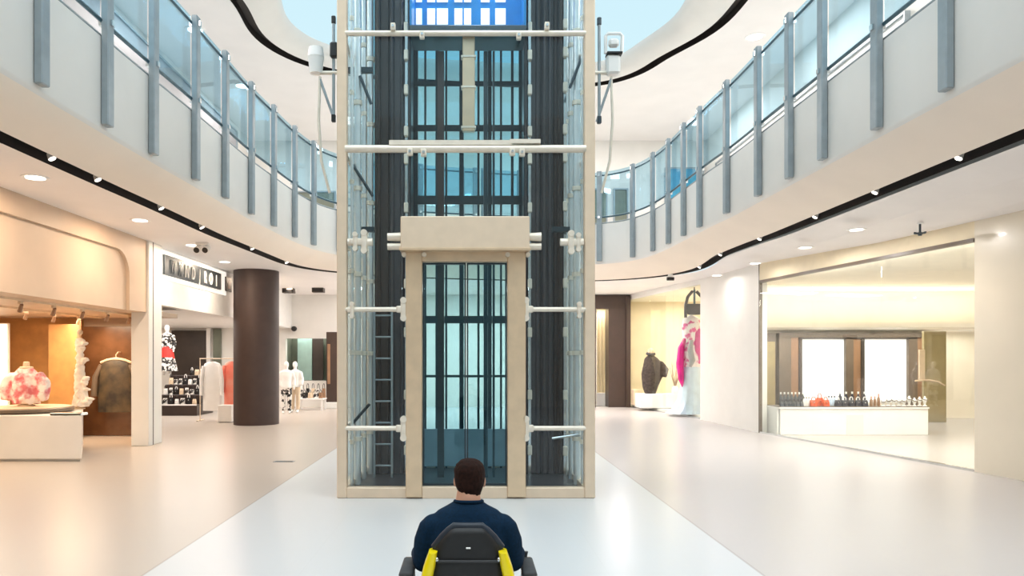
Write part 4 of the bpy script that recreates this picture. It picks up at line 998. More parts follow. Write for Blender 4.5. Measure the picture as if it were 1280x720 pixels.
# ------------------------------------------------------------------ right: gown window
GX, GY = wx(864, 23.6), 23.6
gt = thing('gown_display', 'tall figure in pink and white gown with ice-blue train', 'mannequin', (GX, GY, 0.08))
mb = MB()
def gr(z, rx, ry, wav=0.06, dx=0, dy=0): return ell(dx, dy, z, rx, ry, 44, 2, wav, 11, z)
mb.loft([gr(0.0, 0.62, 0.55, 0.10, -0.16), gr(0.12, 0.5, 0.48, 0.08, -0.10), gr(0.45, 0.40, 0.38, 0.05, -0.02), gr(1.0, 0.33, 0.3, 0.04, 0.02), gr(1.5, 0.27, 0.24, 0.03, 0.03), gr(1.75, 0.2, 0.18, 0.02, 0.03)])
mb.build('train', M['ice'], gt, smooth=True, local=True)
mb = MB(); mb.loft([gr(1.5, 0.33, 0.29, 0.07, 0), gr(1.9, 0.30, 0.25, 0.05), gr(2.3, 0.24, 0.2, 0.03), gr(2.75, 0.30, 0.2, 0.02), gr(3.05, 0.27, 0.15, 0.0), gr(3.15, 0.1, 0.09, 0)])
mb.build('bodice', M['pinkmix'], gt, smooth=True, local=True)
mb = MB(); mb.loft([gr(1.6, 0.2, 0.1, 0.1, 0.24, -0.14), gr(2.1, 0.22, 0.12, 0.06, 0.22, -0.15), gr(2.6, 0.16, 0.08, 0.04, 0.2, -0.14), gr(2.75, 0.05, 0.04, 0, 0.18, -0.1)])
mb.build('sash', M['magenta'], gt, smooth=True, local=True)
mb = MB(); mb.tube([(-0.22, -0.05, 2.4), (-0.36, -0.1, 2.1), (-0.4, -0.12, 1.6), (-0.36, -0.12, 1.1), (-0.3, -0.1, 0.85)], [0.06, 0.1, 0.12, 0.09, 0.03], 14)
mb.build('ribbon', M['magenta'], gt, smooth=True, local=True)
mb = MB(); mb.tube([(-0.05, -0.22, 2.35), (-0.12, -0.3, 2.05), (-0.05, -0.3, 1.7), (-0.12, -0.3, 1.5)], [0.05, 0.09, 0.09, 0.04], 12); mb.build('fold', M['mid_grey'], gt, smooth=True, local=True)
mb = MB(); mb.lathe([(0.07, 3.1), (0.06, 3.2), (0.09, 3.27), (0.1, 3.36), (0.06, 3.46)], (0, 0, 0), 20); mb.build('head_form', M['white'], gt, smooth=True, local=True)
hb = thing('hanging_bag', 'large black looped bag hung above the pink gown', 'bag', (GX+0.02, GY-0.27, wz(394, GY)))
hz = lambda py: wz(py, GY)-hb.location.z
mb = MB(); mb.loft([ell(0, 0, 0.0, 0.2, 0.08, 24, 3), ell(0, 0, 0.1, 0.31, 0.12, 24, 3), ell(0, 0, 0.26, 0.31, 0.12, 24, 3), ell(0, 0, 0.34, 0.30, 0.1, 24, 3)]); mb.build('bag_body', M['black_soft'], hb, smooth=True, local=True)
for s in (-1, 1): MB().tube([(s*0.29, -0.04, -0.1), (s*0.29, -0.03, 0.3), (s*0.22, -0.03, hz(372)), (s*0.06, 0, hz(365))], 0.05, 10).build('strap', M['clad_grey'], hb, smooth=True, local=True)
MB().cyl((0, 0, 0.3), (0, 0, hz(363)), 0.035, seg=12).build('centre_strap', M['rail_teal'], hb, smooth=True, local=True)
MB().cyl((0, 0, hz(364)), (0, 0, 4.12-hb.location.z), 0.02, seg=10).build('suspension_rod', M['taupe'], hb, smooth=True, local=True)
# fur coat figure on a plinth
FX, FY = wx(817, 26.2), 26.2
pf = thing('coat_plinth', 'long pale plinth under the dark fur coat figure', 'plinth', (FX+0.15, FY, 0.08))
MB().b2((wx(797, FY), FY-0.35, 0.1), (wx(852, FY), FY+0.45, wz(492, FY)), 0.015).build('plinth_body', M['white'], pf)
MB().b2((wx(798, FY), FY-0.32, 0.08), (wx(845, FY), FY+0.42, 0.1)).build('toe_kick', M['mid_grey'], pf)
pc = thing('fur_coat_form', 'dark fur coat form leaning on the pale plinth in the gown window', 'mannequin', (FX, FY, wz(492, FY)+0.002))
mb = MB(); mb.loft([ell(-0.12, 0, 0.0, 0.2, 0.16), ell(-0.12, 0, 0.25, 0.28, 0.2), ell(-0.04, 0, 0.7, 0.40, 0.24), ell(0.0, 0, 1.0, 0.38, 0.22), ell(-0.08, 0, 1.25, 0.24, 0.17), ell(-0.1, 0, 1.38, 0.10, 0.09)])
mb.tube([(0.2, -0.05, 1.1), (0.42, -0.12, 0.85), (0.34, -0.2, 0.6)], [0.12, 0.1, 0.08], 12)
fb = fuse(mb, 0.03, 2)
for v in fb.bm.verts: v.co += v.co.normalized()*noise.noise(v.co*16)*0.02
fb.build('coat_body', M['fur'], pc, smooth=True, local=True)
mb = MB(); mb.ball((-0.1, -0.02, 1.5), 0.12, (0.9, 0.9, 1.1)); mb.lathe([(0.07, 1.32), (0.06, 1.42)], (-0.1, -0.01, 0), 16); fuse(mb, 0.02, 2).build('head_form', M['sand'], pc, smooth=True, local=True)
MB().tube([(-0.26, -0.05, 1.44), (-0.14, -0.14, 1.38), (0.02, -0.12, 1.42)], 0.05, 10).build('fur_collar', M['clad_grey'], pc, smooth=True, local=True)
tw = thing('twig_arrangement', 'pale bare twig arrangement beside the fur coat form', 'twigs', (wx(844, 25.9), 25.9, wz(492, FY)+0.002))
MB().lathe([(0.09, 0), (0.13, 0.08), (0.11, 0.22), (0.07, 0.28)], (0, 0, 0), 20).build('vase', M['white'], tw, smooth=True, local=True)
for k in range(7):
    a = k*0.9; MB().tube([(0, 0, 0.2), (0.12*math.cos(a), 0.1*math.sin(a), 0.6), (0.17*math.cos(a+0.3), 0.17*math.sin(a), 0.95+0.08*(k % 3))], [0.016, 0.012, 0.006], 6).build('twig', M['copper'], tw, smooth=True, local=True)
gb = thing('grey_block', 'small grey-beige block at the left of the gown window', 'plinth', (wx(797, 27.6), 27.55, 0.08))
MB().b2((wx(791, 27.5), 27.4, 0.1), (wx(803, 27.5), 27.8, wz(487, 27.5)), 0.01).build('block_body', M['sand'], gb)
MB().b2((wx(792, 27.5), 27.43, 0.08), (wx(802, 27.5), 27.77, 0.1)).build('toe_kick', M['mid_grey'], gb)
# gold curtain inside the portal
gc = MB(); pts = [(wx(743, 29.2)+k*0.03, 29.2+0.04*math.sin(k*1.3)) for k in range(28)]
gc.loft([[(x, y, z) for x, y in pts]+[(x, y+0.03, z) for x, y in reversed(pts)] for z in (0.5, 3.6)])
tag(gc.build('gold_curtain', M['yellow_wall'], origin=(wx(750, 29.2), 29.2, 0.5), smooth=True), 'golden pleated curtain inside the dark portal', 'curtain')
mb = MB(); mb.b2((3.9, 28.6, 0), (5.6, 29.4, 0.5), 0.01); tag(mb.build('window_bench', M['white'], origin=(4.8, 29, 0)), 'low white bench under the golden curtain', 'bench')

# ------------------------------------------------------------------ ceiling fittings
def ceil_z(x, y):
    if x > 6.0 and y < 26:
        return ZC1-0.27*min(1, (x-6.0)/1.4)*min(1, (26-y)/6)*min(1, max(0.45, (24-y)/10))
    return ZC1
def downlight(label, x, y, z, r=0.11, group='recessed ceiling downlights'):
    t = thing('ceiling_downlight', label, 'downlight', (x, y, z), 0, group)
    MB().lathe([(r*0.8, -0.004), (r*1.15, -0.008), (r*1.18, 0.004), (r*0.8, 0.004)], (0, 0, 0), 28).build('trim_ring', M['white'], t, smooth=True, local=True)
    MB().cyl((0, 0, -0.012), (0, 0, 0.0), r*0.82, seg=28).build('lit_lens', M['lamp_white'], t, local=True)
for k, (x, y) in enumerate(((-5.95, 10.0), (-5.9, 13.06), (-6.05, 15.9), (-6.25, 18.6))):
    downlight('round lit downlight over the left walkway, %s from the camera' % ORD[k], x, y, ceil_z(x, y)-0.004, 0.15)
for k, (x, y) in enumerate(((6.6, 12.5), (6.64, 14.5), (6.62, 17.0), (6.6, 19.6))):
    downlight('round lit downlight over the right walkway, %s from the camera' % ORD[k], x, y, 4.03+0.02*max(0, (y-14))/3-0.0, 0.13)
for k, (x, y) in enumerate(((-7.0, 11), (-7.0, 14.8), (-7.0, 18.6), (-7.0, 22.4))):
    downlight('round lit downlight on the upper left ceiling, %s from the camera' % ORD[k], x, y, ZC2-0.004, 0.22)
for k, (x, y) in enumerate(((7.4, 11), (7.4, 15), (7.4, 19))):
    downlight('round lit downlight on the upper right ceiling, %s from the camera' % ORD[k], x, y, ZC2-0.004, 0.22)
def slot_spot(label, i):
    p = off(i, slot_off(i)+0.145, ZC1+0.06)
    n = NRM[i]; t = thing('slot_spotlight', label, 'spotlight', p, math.atan2(n.y, n.x), 'spotlights in the dark ceiling slot')
    MB().cyl((0, 0, 0.02), (0, 0, 0.1), 0.02, seg=10).build('stem', M['white'], t, local=True)
    t.scale = (0.7, 0.7, 0.7)
    MB().cyl((-0.03, 0, -0.06), (0.02, 0, 0.03), 0.07, 0.05, seg=18).build('lamp_head', M['white'], t, local=True, smooth=True)
    MB().cyl((-0.036, 0, -0.068), (-0.03, 0, -0.058), 0.06, seg=18).build('lens', M['lamp_white'], t, local=True)
def near_i(x, y): return min(range(N), key=lambda i: (PATH[i].x-x)**2+(PATH[i].y-y)**2)
for k, y in enumerate((9.2, 10.1, 12.2, 14.0, 16.6, 18.9)):
    slot_spot('white spotlight in the left ceiling slot, %s from the camera' % ORD[k], near_i(-4.5, y))
for k, y in enumerate((9.0, 10.8, 13.0, 15.2, 17.6, 19.8)):
    slot_spot('white spotlight in the right ceiling slot, %s from the camera' % ORD[k], near_i(5.1, y))
tf = thing('twin_spotlight', 'white twin spotlight with dark lenses under the left ceiling', 'spotlight', (-5.72, 15.6, 4.3))
MB().b2((-0.14, -0.05, -0.05), (0.14, 0.05, 0.0), 0.008).build('mount_plate', M['white'], tf, local=True)
for s in (-1, 1):
    h = MB().cyl((s*0.09, 0.05, -0.1), (s*0.09, -0.09, -0.17), 0.07, 0.08, seg=18).build('lamp_head', M['white'], tf, local=True, smooth=True)
    MB().cyl((s*0.09, -0.09, -0.17), (s*0.09, -0.1, -0.175), 0.06, seg=18).build('lens', M['black'], h, local=True)
sp_ = thing('sprinkler_head', 'small dark star-shaped sprinkler under the right ceiling', 'sprinkler', (wx(1150, 12.0), 12.0, 4.04))
MB().cyl((0, 0, -0.14), (0, 0, 0.0), 0.018, seg=10).build('pipe', M['post_dark'], sp_, local=True)
mb = MB(); mb.cyl((0, 0, -0.2), (0, 0, -0.14), 0.03, seg=12)
for k in range(6): mb.cyl((0, 0, -0.17), (0.1*math.cos(k*PI/3), 0.1*math.sin(k*PI/3), -0.15), 0.014, seg=8)
fuse(mb, 0.008, 1).build('deflector', M['post_dark'], sp_, local=True, smooth=True)
MB().cyl((0, 0, -0.01), (0, 0, 0.004), 0.05, seg=18).build('flange', M['white'], sp_, local=True)
for k, (x, y) in enumerate(((wx(361, 25.6), 25.6), (wx(398, 25.4), 25.4))):
    t = thing('ceiling_speaker', ('dark square ceiling speaker next to the round column', 'dark square ceiling speaker next to the lift tower')[k], 'speaker', (x, y, 4.3), 0, 'dark square ceiling speakers')
    MB().b2((-0.2, -0.16, -0.16), (0.2, 0.16, 0), 0.01).build('case', M['dark_wall'], t, local=True)
    MB().b2((-0.17, -0.175, -0.14), (0.17, -0.16, -0.03), 0.004).build('grille', M['black'], t, local=True)
dc = thing('dome_camera', 'small dome camera on the far cream wall', 'camera', (wx(368, 27.9), 27.9, wz(410, 27.9)))
MB().b2((-0.12, 0.0, 0.0), (0.12, 0.1, 0.12), 0.02).build('mount', M['white'], dc, local=True)
MB().ball((0, -0.06, -0.03), 0.11, (1, 1, 0.9)).build('dome', M['black'], dc, local=True, smooth=True)
dk = thing('dome_camera', 'small dark camera under the ceiling above the pink gown', 'camera', (wx(838, 21.0), 21.0, 4.2))
MB().cyl((0, 0, -0.02), (0, 0, 0.06), 0.07, seg=18).build('mount', M['white'], dk, local=True, smooth=True)
MB().cyl((-0.1, 0, -0.07), (0.1, 0, -0.07), 0.05, seg=16).build('barrel', M['black'], dk, local=True, smooth=True)
fv = thing('floor_vent', 'small grey floor grille in the left walkway', 'vent', (wx(355, 12.95), 12.95, 0))
MB().b2((-0.18, -0.07, 0), (0.18, 0.07, 0.006), 0.002).build('frame', M['mid_grey'], fv, local=True)
MB().b2((-0.15, -0.045, 0.006), (0.15, 0.045, 0.009)).build('grille', M['post_dark'], fv, local=True)

# ------------------------------------------------------------------ power wheelchair, seen from behind
WX, WY = -0.012, 3.72
wc = thing('power_wheelchair', 'black and yellow power wheelchair facing the glass lift tower', 'wheelchair', (WX, WY, 0))
def back_outline(e=0.0):
    pts = [(0.188, 0.52), (0.19, 0.76), (0.182, 0.83), (0.168, 0.90), (0.128, 0.952), (0.095, 0.985), (0.07, 1.006)]
    pts = [(x-e, z-(e if z > 0.9 else 0)) for x, z in pts]
    return pts+[(-x, z) for x, z in reversed(pts)]
def curved_panel(outline, y0, th, bend=0.35):
    """panel wrapped a little around the sitter: edges further forward (+y)"""
    mb = MB(); n = 15; zs = []
    front = []; back = []
    zmin = outline[0][1]; zmax = max(p[1] for p in outline)
    half = outline[:len(outline)//2]
    rows = 26
    def hw(z):
        for (xa, za), (xb, zb) in zip(half, half[1:]):
            if za <= z <= zb: return xa+(xb-xa)*(z-za)/(zb-za)
        return half[-1][0]
    for side in (0, 1):
        g = []
        for r in range(rows+1):
            z = zmin+(zmax-zmin)*r/rows; h = hw(z); row = []
            for k in range(n+1):
                x = -h+2*h*k/n
                rim = min(1, min((h-abs(x))/0.03, (zmax-z)/0.03)); rim = math.sqrt(max(0, rim))
                y = y0+bend*x*x+(th if side == 0 else 0)+(-1 if side else 1)*(rim-1)*th*0.5
                row.append((x, y, z))
            g.append(row)
        (front if side == 0 else back).extend(g)
    mb.grid(front); mb.grid(back)
    per = lambda g: [g[0][k] for k in range(n+1)]+[g[r][n] for r in range(1, rows+1)]+[g[rows][k] for k in range(n-1, -1, -1)]+[g[r][0] for r in range(rows-1, 0, -1)]
    a, b = per(front), per(back); a.append(a[0]); b.append(b[0])
    mb.strip(a, b); bmesh.ops.remove_doubles(mb.bm, verts=mb.bm.verts, dist=0.0008)
    return mb
bk = curved_panel(back_outline(), -0.235, 0.06).build('backrest', M['black_soft'], wc, smooth=True, local=True)
mb = MB(); o_ = [(x, z) for x, z in back_outline() if z > 0.895]
mb.tube([(x*0.98, -0.205+0.35*x*x, z-0.004) for x, z in o_], 0.017, 10); mb.build('top_pad', mat('navy_vinyl', (34, 42, 54), 0.45, noise_amt=0.1, noise_scale=20), bk, smooth=True, local=True)
mb = MB(); mb.tube([(x, -0.243+0.35*x*x, 0.842-0.08*x*x) for x in [(-0.15+0.3*k/12) for k in range(13)]], 0.007, 8); mb.build('seam', M['rubber'], bk, smooth=True, local=True)
mb = MB(); mb.box((0.002, -0.247, 0.906), (0.022, 0.006, 0.008), 0.002); mb.build('badge', M['white'], bk, local=True)
for s in (-1, 1):
    mb = MB(); mb.ball((s*0.148, -0.245, 0.852), 0.012); mb.build('rivet', M['chrome'], bk, smooth=True, local=True)
    # curved yellow side shells
    rings = []
    for k in range(12):
        z = 0.888-0.036*k; x = s*(0.166+0.052*math.sin(min(1, k/9)*PI/2)); wd = 0.017+0.012*math.sin(PI*min(1, k/7+0.1)); dp = 0.055
        rings.append(ell(x, -0.225, z, wd, dp, 16, 3.2))
    MB().loft(rings).build('yellow_side_shell', M['yellow'], wc, smooth=True, local=True)
    MB().tube([(s*0.2, -0.2, 0.5), (s*0.2, -0.2, 0.66), (s*0.17, -0.2, 0.86)], 0.014, 10).build('back_post', M['post_dark'], wc, smooth=True, local=True)
    # armrests
    ap = MB().box((s*0.312, 0.10, 0.715), (0.074, 0.30, 0.036), 0.012, seg=2).build('armrest_pad', M['rubber'], wc, smooth=True, local=True)
    MB().box((s*0.312, 0.246, 0.722), (0.06, 0.02, 0.018), 0.004).build('pad_edge', M['copper'], ap, local=True)
    MB().box((s*0.312, -0.015, 0.60), (0.07, 0.05, 0.19), 0.012).build('arm_bracket', M['rubber'], wc, local=True)
    MB().tube([(s*0.3, -0.02, 0.42), (s*0.312, -0.02, 0.52)], 0.016, 10).build('armrest_post', M['post_dark'], wc, smooth=True, local=True)
    MB().b2((s*0.285-0.006, -0.16, 0.44), (s*0.285+0.006, 0.14, 0.69), 0.004).build('side_guard', M['black'], wc, local=True)
    # drive wheel and caster
    def wheel(nm, x, y, r, wd):
        t = MB(); t.lathe([(r*0.72, -wd/2), (r*0.95, -wd/2), (r, -wd/4), (r, wd/4), (r*0.95, wd/2), (r*0.72, wd/2)], (0, 0, 0), 40)
        bmesh.ops.rotate(t.bm, cent=(0, 0, 0), matrix=Matrix.Rotation(PI/2, 3, 'Y'), verts=t.bm.verts); bmesh.ops.translate(t.bm, vec=(x, y, r), verts=t.bm.verts)
        o = t.build(nm, M['rubber'], wc, smooth=True, local=True)
        h = MB(); h.lathe([(r*0.2, -wd*0.55), (r*0.7, -wd*0.35), (r*0.73, 0), (r*0.7, wd*0.35), (r*0.2, wd*0.55)], (0, 0, 0), 32)
        bmesh.ops.rotate(h.bm, cent=(0, 0, 0), matrix=Matrix.Rotation(PI/2, 3, 'Y'), verts=h.bm.verts); bmesh.ops.translate(h.bm, vec=(x, y, r), verts=h.bm.verts)
        h.build('hub', M['yellow'] if r > 0.15 else M['post_dark'], o, smooth=True, local=True)
    wheel('drive_wheel', s*0.29, -0.08, 0.17, 0.075); wheel('caster_wheel', s*0.22, 0.42, 0.095, 0.045)
    MB().tube([(s*0.22, 0.34, 0.3), (s*0.22, 0.36, 0.22), (s*0.252, 0.40, 0.16), (s*0.252, 0.42, 0.095)], 0.014, 8).build('caster_fork', M['post_dark'], wc, smooth=True, local=True)
    MB().tube([(s*0.035, 0.30, 0.4), (s*0.035, 0.46, 0.32), (s*0.035, 0.56, 0.12)], 0.012, 8).build('legrest_tube', M['post_dark'], wc, smooth=True, local=True)
    MB().box((s*0.105, 0.62, 0.11), (0.18, 0.22, 0.02), 0.006).build('footplate', M['black'], wc, local=True)
MB().box((0, 0.08, 0.44), (0.46, 0.48, 0.08), 0.03, seg=3).build('seat_cushion', M['black_soft'], wc, smooth=True, local=True)
MB().box((0, 0.06, 0.385), (0.44, 0.5, 0.05), 0.012).build('seat_frame', M['post_dark'], wc, local=True)
MB().box((0, -0.02, 0.24), (0.40, 0.50, 0.24), 0.04, seg=3).build('battery_case', M['black'], wc, smooth=True, local=True)
js = MB().box((0.312, 0.24, 0.70), (0.07, 0.1, 0.045), 0.012).build('joystick_box', M['black'], wc, local=True)
MB().tube([(0.312, 0.25, 0.72), (0.312, 0.25, 0.76)], [0.006, 0.014], 10).build('joystick', M['rubber'], js, smooth=True, local=True)

# ------------------------------------------------------------------ person seated in it, back to the camera
pr = thing('person', 'person seated in the wheelchair from behind, short brown hair, navy sweater', 'person', (WX, WY+0.016, 0.491))
B = MB()
def P3(x, y, z): return (x, y, z-0.49)
def hand(mb, wrist, d, s):
    """palm and five bent fingers; d = direction along the forearm"""
    d = Vector(d).normalized(); side = Vector((s, 0, 0)); up = Vector((0, 0, 1)); wv = Vector(wrist)
    side = (side-d*side.dot(d)).normalized(); dn = d.cross(side)*(1 if d.cross(side).z < 0 else -1)
    rings = []
    for t, w_, h_ in ((0.0, 0.026, 0.018), (0.03, 0.036, 0.016), (0.065, 0.041, 0.014), (0.088, 0.038, 0.011)):
        c = wv+d*t; rings.append([tuple(c+side*w_*math.cos(2*PI*k/14)+dn*h_*math.sin(2*PI*k/14)) for k in range(14)])
    mb.loft(rings)
    for off_, ln in ((0.030, 0.058), (0.010, 0.072), (-0.010, 0.078), (-0.029, 0.070)):
        b0 = wv+d*0.075+side*off_
        mb.tube([b0, b0+d*(0.02+ln*0.35)+dn*0.002, b0+d*(0.02+ln*0.62)+dn*ln*0.28, b0+d*(0.02+ln*0.74)+dn*ln*0.55], [0.0095, 0.009, 0.0082, 0.007], 8)
    b0 = wv+d*0.022-side*0.026
    mb.tube([b0, b0+d*0.03-side*0.022+dn*0.004, b0+d*0.058-side*0.028+dn*0.014, b0+d*0.078-side*0.026+dn*0.026], [0.012, 0.0115, 0.010, 0.008], 8)
# trunk, neck, head
B.loft([ell(0, 0.0, 0.0, 0.17, 0.13), ell(0, -0.01, 0.12, 0.16, 0.12), ell(0, -0.03, 0.30, 0.165, 0.12), ell(0, -0.04, 0.44, 0.175, 0.11), ell(0, -0.03, 0.54, 0.13, 0.08), ell(0.0, -0.02, 0.585, 0.066, 0.062), ell(0.004, -0.005, 0.66, 0.056, 0.06), ell(0.006, 0.005, 0.70, 0.052, 0.058)])
HC = Vector((0.008, 0.025, 0.695))
def head_ring(z, rx, ry, dy): return ell(HC.x, HC.y+dy, z, rx, ry, 30, 2.2)
B.loft([head_ring(0.572+0.03, 0.030, 0.035, 0.045), head_ring(0.625, 0.048, 0.06, 0.03), head_ring(0.655, 0.060, 0.078, 0.012), head_ring(0.69, 0.068, 0.088, 0.004), head_ring(0.725, 0.072, 0.092, 0.0), head_ring(0.755, 0.070, 0.088, -0.002), head_ring(0.778, 0.056, 0.07, -0.002), head_ring(0.793, 0.03, 0.036, -0.002)])
B.tube([HC+Vector((0, 0.088, 0.02)), HC+Vector((0, 0.104, -0.008)), HC+Vector((0, 0.108, -0.022)), HC+Vector((0, 0.088, -0.03))], [0.010, 0.013, 0.015, 0.012], 10)   # nose
B.ball(HC+Vector((0.011, 0.096, -0.025)), 0.008); B.ball(HC+Vector((-0.011, 0.096, -0.025)), 0.008)
for s in (-1, 1):
    B.ball(HC+Vector((s*0.074, -0.005, -0.012)), 0.03, (0.32, 0.62, 1.0)); B.ball(HC+Vector((s*0.03, 0.082, 0.015)), 0.016, (1.2, 0.6, 0.7))
B.ball(HC+Vector((0, 0.086, -0.05)), 0.02, (1.2, 0.5, 0.45))
for s in (-1, 1):
    sh = (s*0.185, -0.03, 0.485); el = (s*0.228, -0.01, 0.285); wr = (s*0.262, 0.20, 0.278)
    B.tube([sh, (s*0.212, -0.025, 0.39), el], [0.052, 0.046, 0.04], 14); B.ball(el, 0.041)
    B.tube([el, (s*0.25, 0.1, 0.29), wr], [0.041, 0.038, 0.026], 14)
    hand(B, wr, (0.0, 1, -0.06), s)
    hp_ = (s*0.085, 0.06, 0.085); kn = (s*0.12, 0.46, 0.09); an = (s*0.12, 0.54, -0.29)
    B.tube([hp_, (s*0.1, 0.26, 0.09), kn], [0.088, 0.078, 0.058], 16); B.ball(kn, 0.058)
    B.tube([kn, (s*0.12, 0.5, -0.08), an], [0.057, 0.05, 0.036], 14)
    B.tube([(s*0.12, 0.52, -0.325), (s*0.12, 0.62, -0.345), (s*0.12, 0.70, -0.352)], [0.04, 0.036, 0.026], 12)
fuse(B, 0.0058, 5, 0.5).build('body', M['skin'], pr, smooth=True, local=True)
# hair
Hh = MB()
Hh.loft([ell(HC.x, HC.y-0.047, 0.600, 0.046, 0.042, 30), ell(HC.x, HC.y-0.034, 0.64, 0.060, 0.062, 30), ell(HC.x, HC.y-0.02, 0.67, 0.0735, 0.083, 30, 2.2), ell(HC.x, HC.y-0.012, 0.71, 0.0785, 0.092, 30, 2.2), ell(HC.x, HC.y-0.006, 0.745, 0.079, 0.096, 30, 2.2), ell(HC.x, HC.y-0.004, 0.775, 0.069, 0.086, 30), ell(HC.x, HC.y-0.004, 0.795, 0.046, 0.06, 30), ell(HC.x, HC.y-0.004, 0.803, 0.02, 0.028, 30)])
Hh = fuse(Hh, 0.006, 3)
for v in Hh.bm.verts:
    v.co += Vector((v.co.x-HC.x, v.co.y-HC.y, (v.co.z-0.7)*0.6)).normalized()*noise.noise(Vector((v.co.x*60, v.co.y*60, v.co.z*22)))*0.0035
# open the face: hair keeps to the back and crown
kill = [v for v in Hh.bm.verts if v.co.y > HC.y+0.035+max(0, (v.co.z-0.735))*1.5 and v.co.z < 0.775]
bmesh.ops.delete(Hh.bm, geom=kill, context='VERTS')
Hh.build('hair', M['hair'], pr, smooth=True, local=True, recalc=False)
# sweater
S = MB()
S.loft([ell(0, 0.0, 0.0, 0.19, 0.15), ell(0, -0.01, 0.12, 0.19, 0.145), ell(0, -0.03, 0.30, 0.195, 0.14), ell(0, -0.04, 0.42, 0.205, 0.13), ell(0, -0.038, 0.50, 0.195, 0.112), ell(0.0, -0.032, 0.548, 0.155, 0.092), ell(0.0, -0.026, 0.572, 0.105, 0.08), ell(0.002, -0.022, 0.592, 0.072, 0.071)])
for s in (-1, 1):
    S.ball((s*0.172, -0.035, 0.462), 0.07, (1, 1.05, 1))
    S.tube([(s*0.18, -0.033, 0.462), (s*0.214, -0.028, 0.39), (s*0.228, -0.01, 0.285)], [0.07, 0.062, 0.056], 16); S.ball((s*0.228, -0.008, 0.287), 0.057)
    S.tube([(s*0.228, -0.01, 0.288), (s*0.25, 0.1, 0.296), (s*0.262, 0.19, 0.283)], [0.056, 0.05, 0.038], 16)
S = fuse(S, 0.009, 6)
for v in S.bm.verts: v.co += Vector((0, 1, 0.2))*noise.noise(Vector((v.co.x*7, v.co.y*4, v.co.z*16)))*0.004
S.build('sweater', M['sweater'], pr, smooth=True, local=True)
mb = MB(); mb.tube([(0.003+0.07*math.cos(2*PI*k/24), -0.021+0.069*math.sin(2*PI*k/24), 0.592+0.008*math.sin(2*PI*k/24)*-1) for k in range(25)], 0.0085, 8); mb.build('collar', M['sweater'], pr, smooth=True, local=True)
Tt = MB(); Tt.loft([ell(0, 0.02, 0.002, 0.19, 0.15), ell(0, 0.01, 0.13, 0.188, 0.142)])
for s in (-1, 1):
    Tt.tube([(s*0.085, 0.06, 0.095), (s*0.1, 0.26, 0.1), (s*0.12, 0.46, 0.095)], [0.1, 0.092, 0.074], 16); Tt.ball((s*0.12, 0.462, 0.092), 0.074)
    Tt.tube([(s*0.12, 0.462, 0.09), (s*0.12, 0.5, -0.08), (s*0.12, 0.54, -0.28)], [0.073, 0.066, 0.058], 14)
fuse(Tt, 0.011, 5).build('trousers', M['trousers'], pr, smooth=True, local=True)
for s in (-1, 1):
    mb = MB(); mb.tube([(s*0.12, 0.50, -0.318), (s*0.12, 0.56, -0.315), (s*0.12, 0.66, -0.335), (s*0.12, 0.74, -0.345)], [0.048, 0.052, 0.046, 0.028], 14); mb.box((s*0.12, 0.62, -0.36), (0.085, 0.27, 0.018), 0.008)
    fuse(mb, 0.008, 3).build('shoe', M['black'], pr, smooth=True, local=True)

# ------------------------------------------------------------------ daylight and lamps
world = bpy.data.worlds.new('sky'); SC.world = world; world.use_nodes = True
nt = world.node_tree; bg = nt.nodes['Background']
tc = nt.nodes.new('ShaderNodeTexCoord'); sp = nt.nodes.new('ShaderNodeSeparateXYZ'); rp = nt.nodes.new('ShaderNodeValToRGB')
nt.links.new(tc.outputs['Generated'], sp.inputs[0]); nt.links.new(sp.outputs['Z'], rp.inputs['Fac'])
rp.color_ramp.elements[0].position = 0.0; rp.color_ramp.elements[0].color = lin((226, 236, 240))
rp.color_ramp.elements[1].position = 0.9; rp.color_ramp.elements[1].color = lin((176, 222, 243))
e = rp.color_ramp.elements.new(0.35); e.color = lin((210, 240, 249))
nt.links.new(rp.outputs['Color'], bg.inputs['Color']); bg.inputs['Strength'].default_value = 0.85

def sun(rot, s, ang, col):
    l = bpy.data.lights.new('hazy_sun', 'SUN'); l.energy = s; l.angle = math.radians(ang); l.color = col
    o = bpy.data.objects.new('hazy_sun', l); COL.objects.link(o); o.rotation_euler = rot
sun((math.radians(20), 0, 0), 2.5, 80, (0.97, 0.99, 1.0))
def area(name, loc, size, power, col=(1, 0.95, 0.88), rot=(0, 0, 0), sizey=None):
    l = bpy.data.lights.new(name, 'AREA'); l.energy = power; l.color = col
    l.shape = 'RECTANGLE'; l.size = size; l.size_y = sizey or size
    o = bpy.data.objects.new(name, l); COL.objects.link(o); o.location = loc; o.rotation_euler = rot
    return o
W_, WW_ = (1.0, 0.96, 0.94), (1.0, 0.76, 0.52)
# shop ceilings
area('shop_ceiling_light', (-9.6, 12.5, 2.74), 3.2, 165, WW_, sizey=6)
area('shop_ceiling_light', (-8.7, 16.2, 2.7), 1.0, 70, WW_, sizey=1.4)
area('shop_ceiling_light', (-9.6, 23, 2.98), 4.5, 220, (1, 0.93, 0.86), sizey=6)
area('hidden_shop_fill', (8.35, 15.0, 3.86), 0.3, 250, (1, 0.955, 0.88), (0, math.radians(-30), math.radians(8.7)), sizey=5.6)  # unseen lamp added behind the header to light the shop
area('cove_light', (12, 21.6, 2.95), 8, 60, (1, 0.94, 0.85), (PI, 0, 0), sizey=0.6)
area('hidden_shop_fill', (12.5, 11.75, 3.8), 6, 120, (1, 0.955, 0.88), (math.radians(50), 0, 0), sizey=0.3)  # another unseen lamp added to light the shop interior
area('shop_ceiling_light', (12, 21.6, 2.68), 7, 90, (1, 0.95, 0.86), sizey=0.8)
area('shop_ceiling_light', (8.0, 26.2, 4.05), 1.6, 150, (1, 0.94, 0.82), sizey=4)
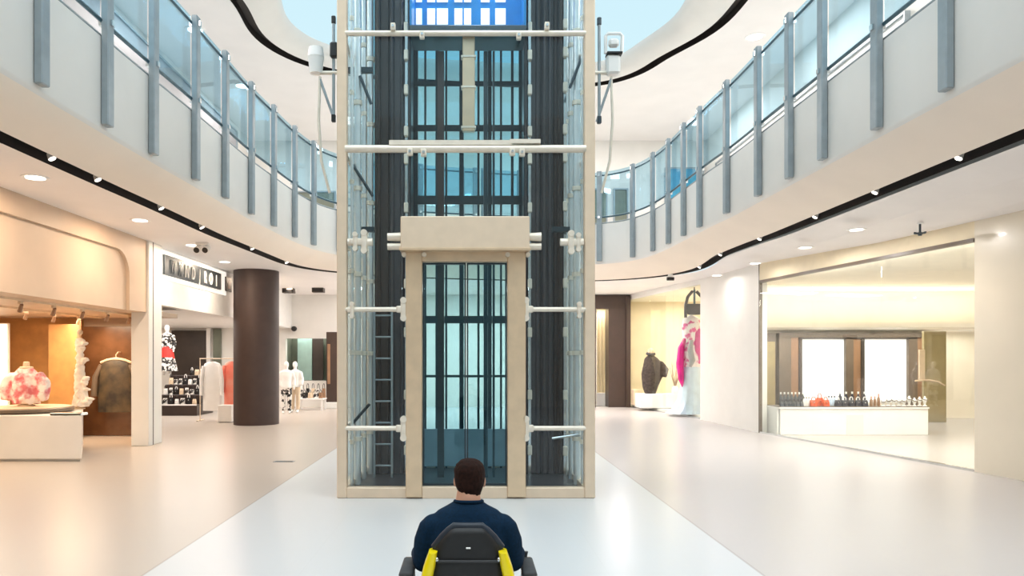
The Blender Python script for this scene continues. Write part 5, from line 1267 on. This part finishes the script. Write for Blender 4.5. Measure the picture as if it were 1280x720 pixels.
area('shop_ceiling_light', (4.9, 29.0, 3.9), 1.6, 40, (1, 0.88, 0.68), sizey=0.6)
area('niche_light', (-6.3, 28.7, 3.0), 1.2, 14, (1, 0.97, 0.9), sizey=0.5)
# walkway ceilings (lamps at the downlights, plus extra unseen ones)
def disk(loc, r, power, col):
    o = area('downlight_lamp', loc, 2*r, power, col); o.data.shape = 'DISK'; return o
for x, y in ((-5.95, 10.0), (-5.9, 13.06), (-6.05, 15.9), (-6.25, 18.6), (-6.4, 22.5), (-6.3, 25.5)): disk((x, y, 4.28), 0.12, 42, (1, 0.76, 0.55))
for y in (2, 6): disk((-6.0, y, 4.28), 0.12, 22, (1, 0.76, 0.56))  # extra lamps out of view, no fitting built
for x, y in ((6.6, 12.5), (6.64, 14.5), (6.62, 17.0), (6.6, 19.6)): disk((x, y, 4.03+0.02*max(0, y-14)/3-0.016), 0.105, 44 if y < 16 else 13, (1, 0.94, 0.90))
for y in (2, 6): disk((6.8, y, 4.0), 0.105, 34, (1, 0.94, 0.90))  # extra out-of-view lamps on this side, also without fittings
disk((5.0, 24.5, 4.2), 0.12, 80, (1, 0.9, 0.84))
for x in (-3, 0, 3): area('rear_fill', (x, 25.2, 4.27), 2.0, 140, W_, sizey=0.8)  # unseen lamps added to brighten the zone behind the tower
area('car_fill', (0.0, 10.7, 8.6), 0.8, 40, (0.9, 0.97, 1.0), sizey=0.4)  # added lamp to brighten the blue panels of the invented car
# upper gallery
for y in (6, 12, 18, 24):
    area('upper_light', (-7.2, y, 10.15), 0.8, 100, W_, sizey=3); area('upper_light', (7.6, y, 10.15), 0.8, 100, W_, sizey=3)
for x in (-3, 3): area('upper_light', (x, 25.5, 10.15), 3, 95, W_, sizey=0.8)

vs = SC.view_settings
vs.view_transform = 'Standard'; vs.look = 'None'; vs.exposure = 0.3; vs.gamma = 1.0; vs.use_curve_mapping = False
try: SC.cycles.use_denoising = True
except Exception: pass
SC.cycles.max_bounces = 10; SC.cycles.transparent_max_bounces = 24; SC.cycles.sample_clamp_indirect = 8.0
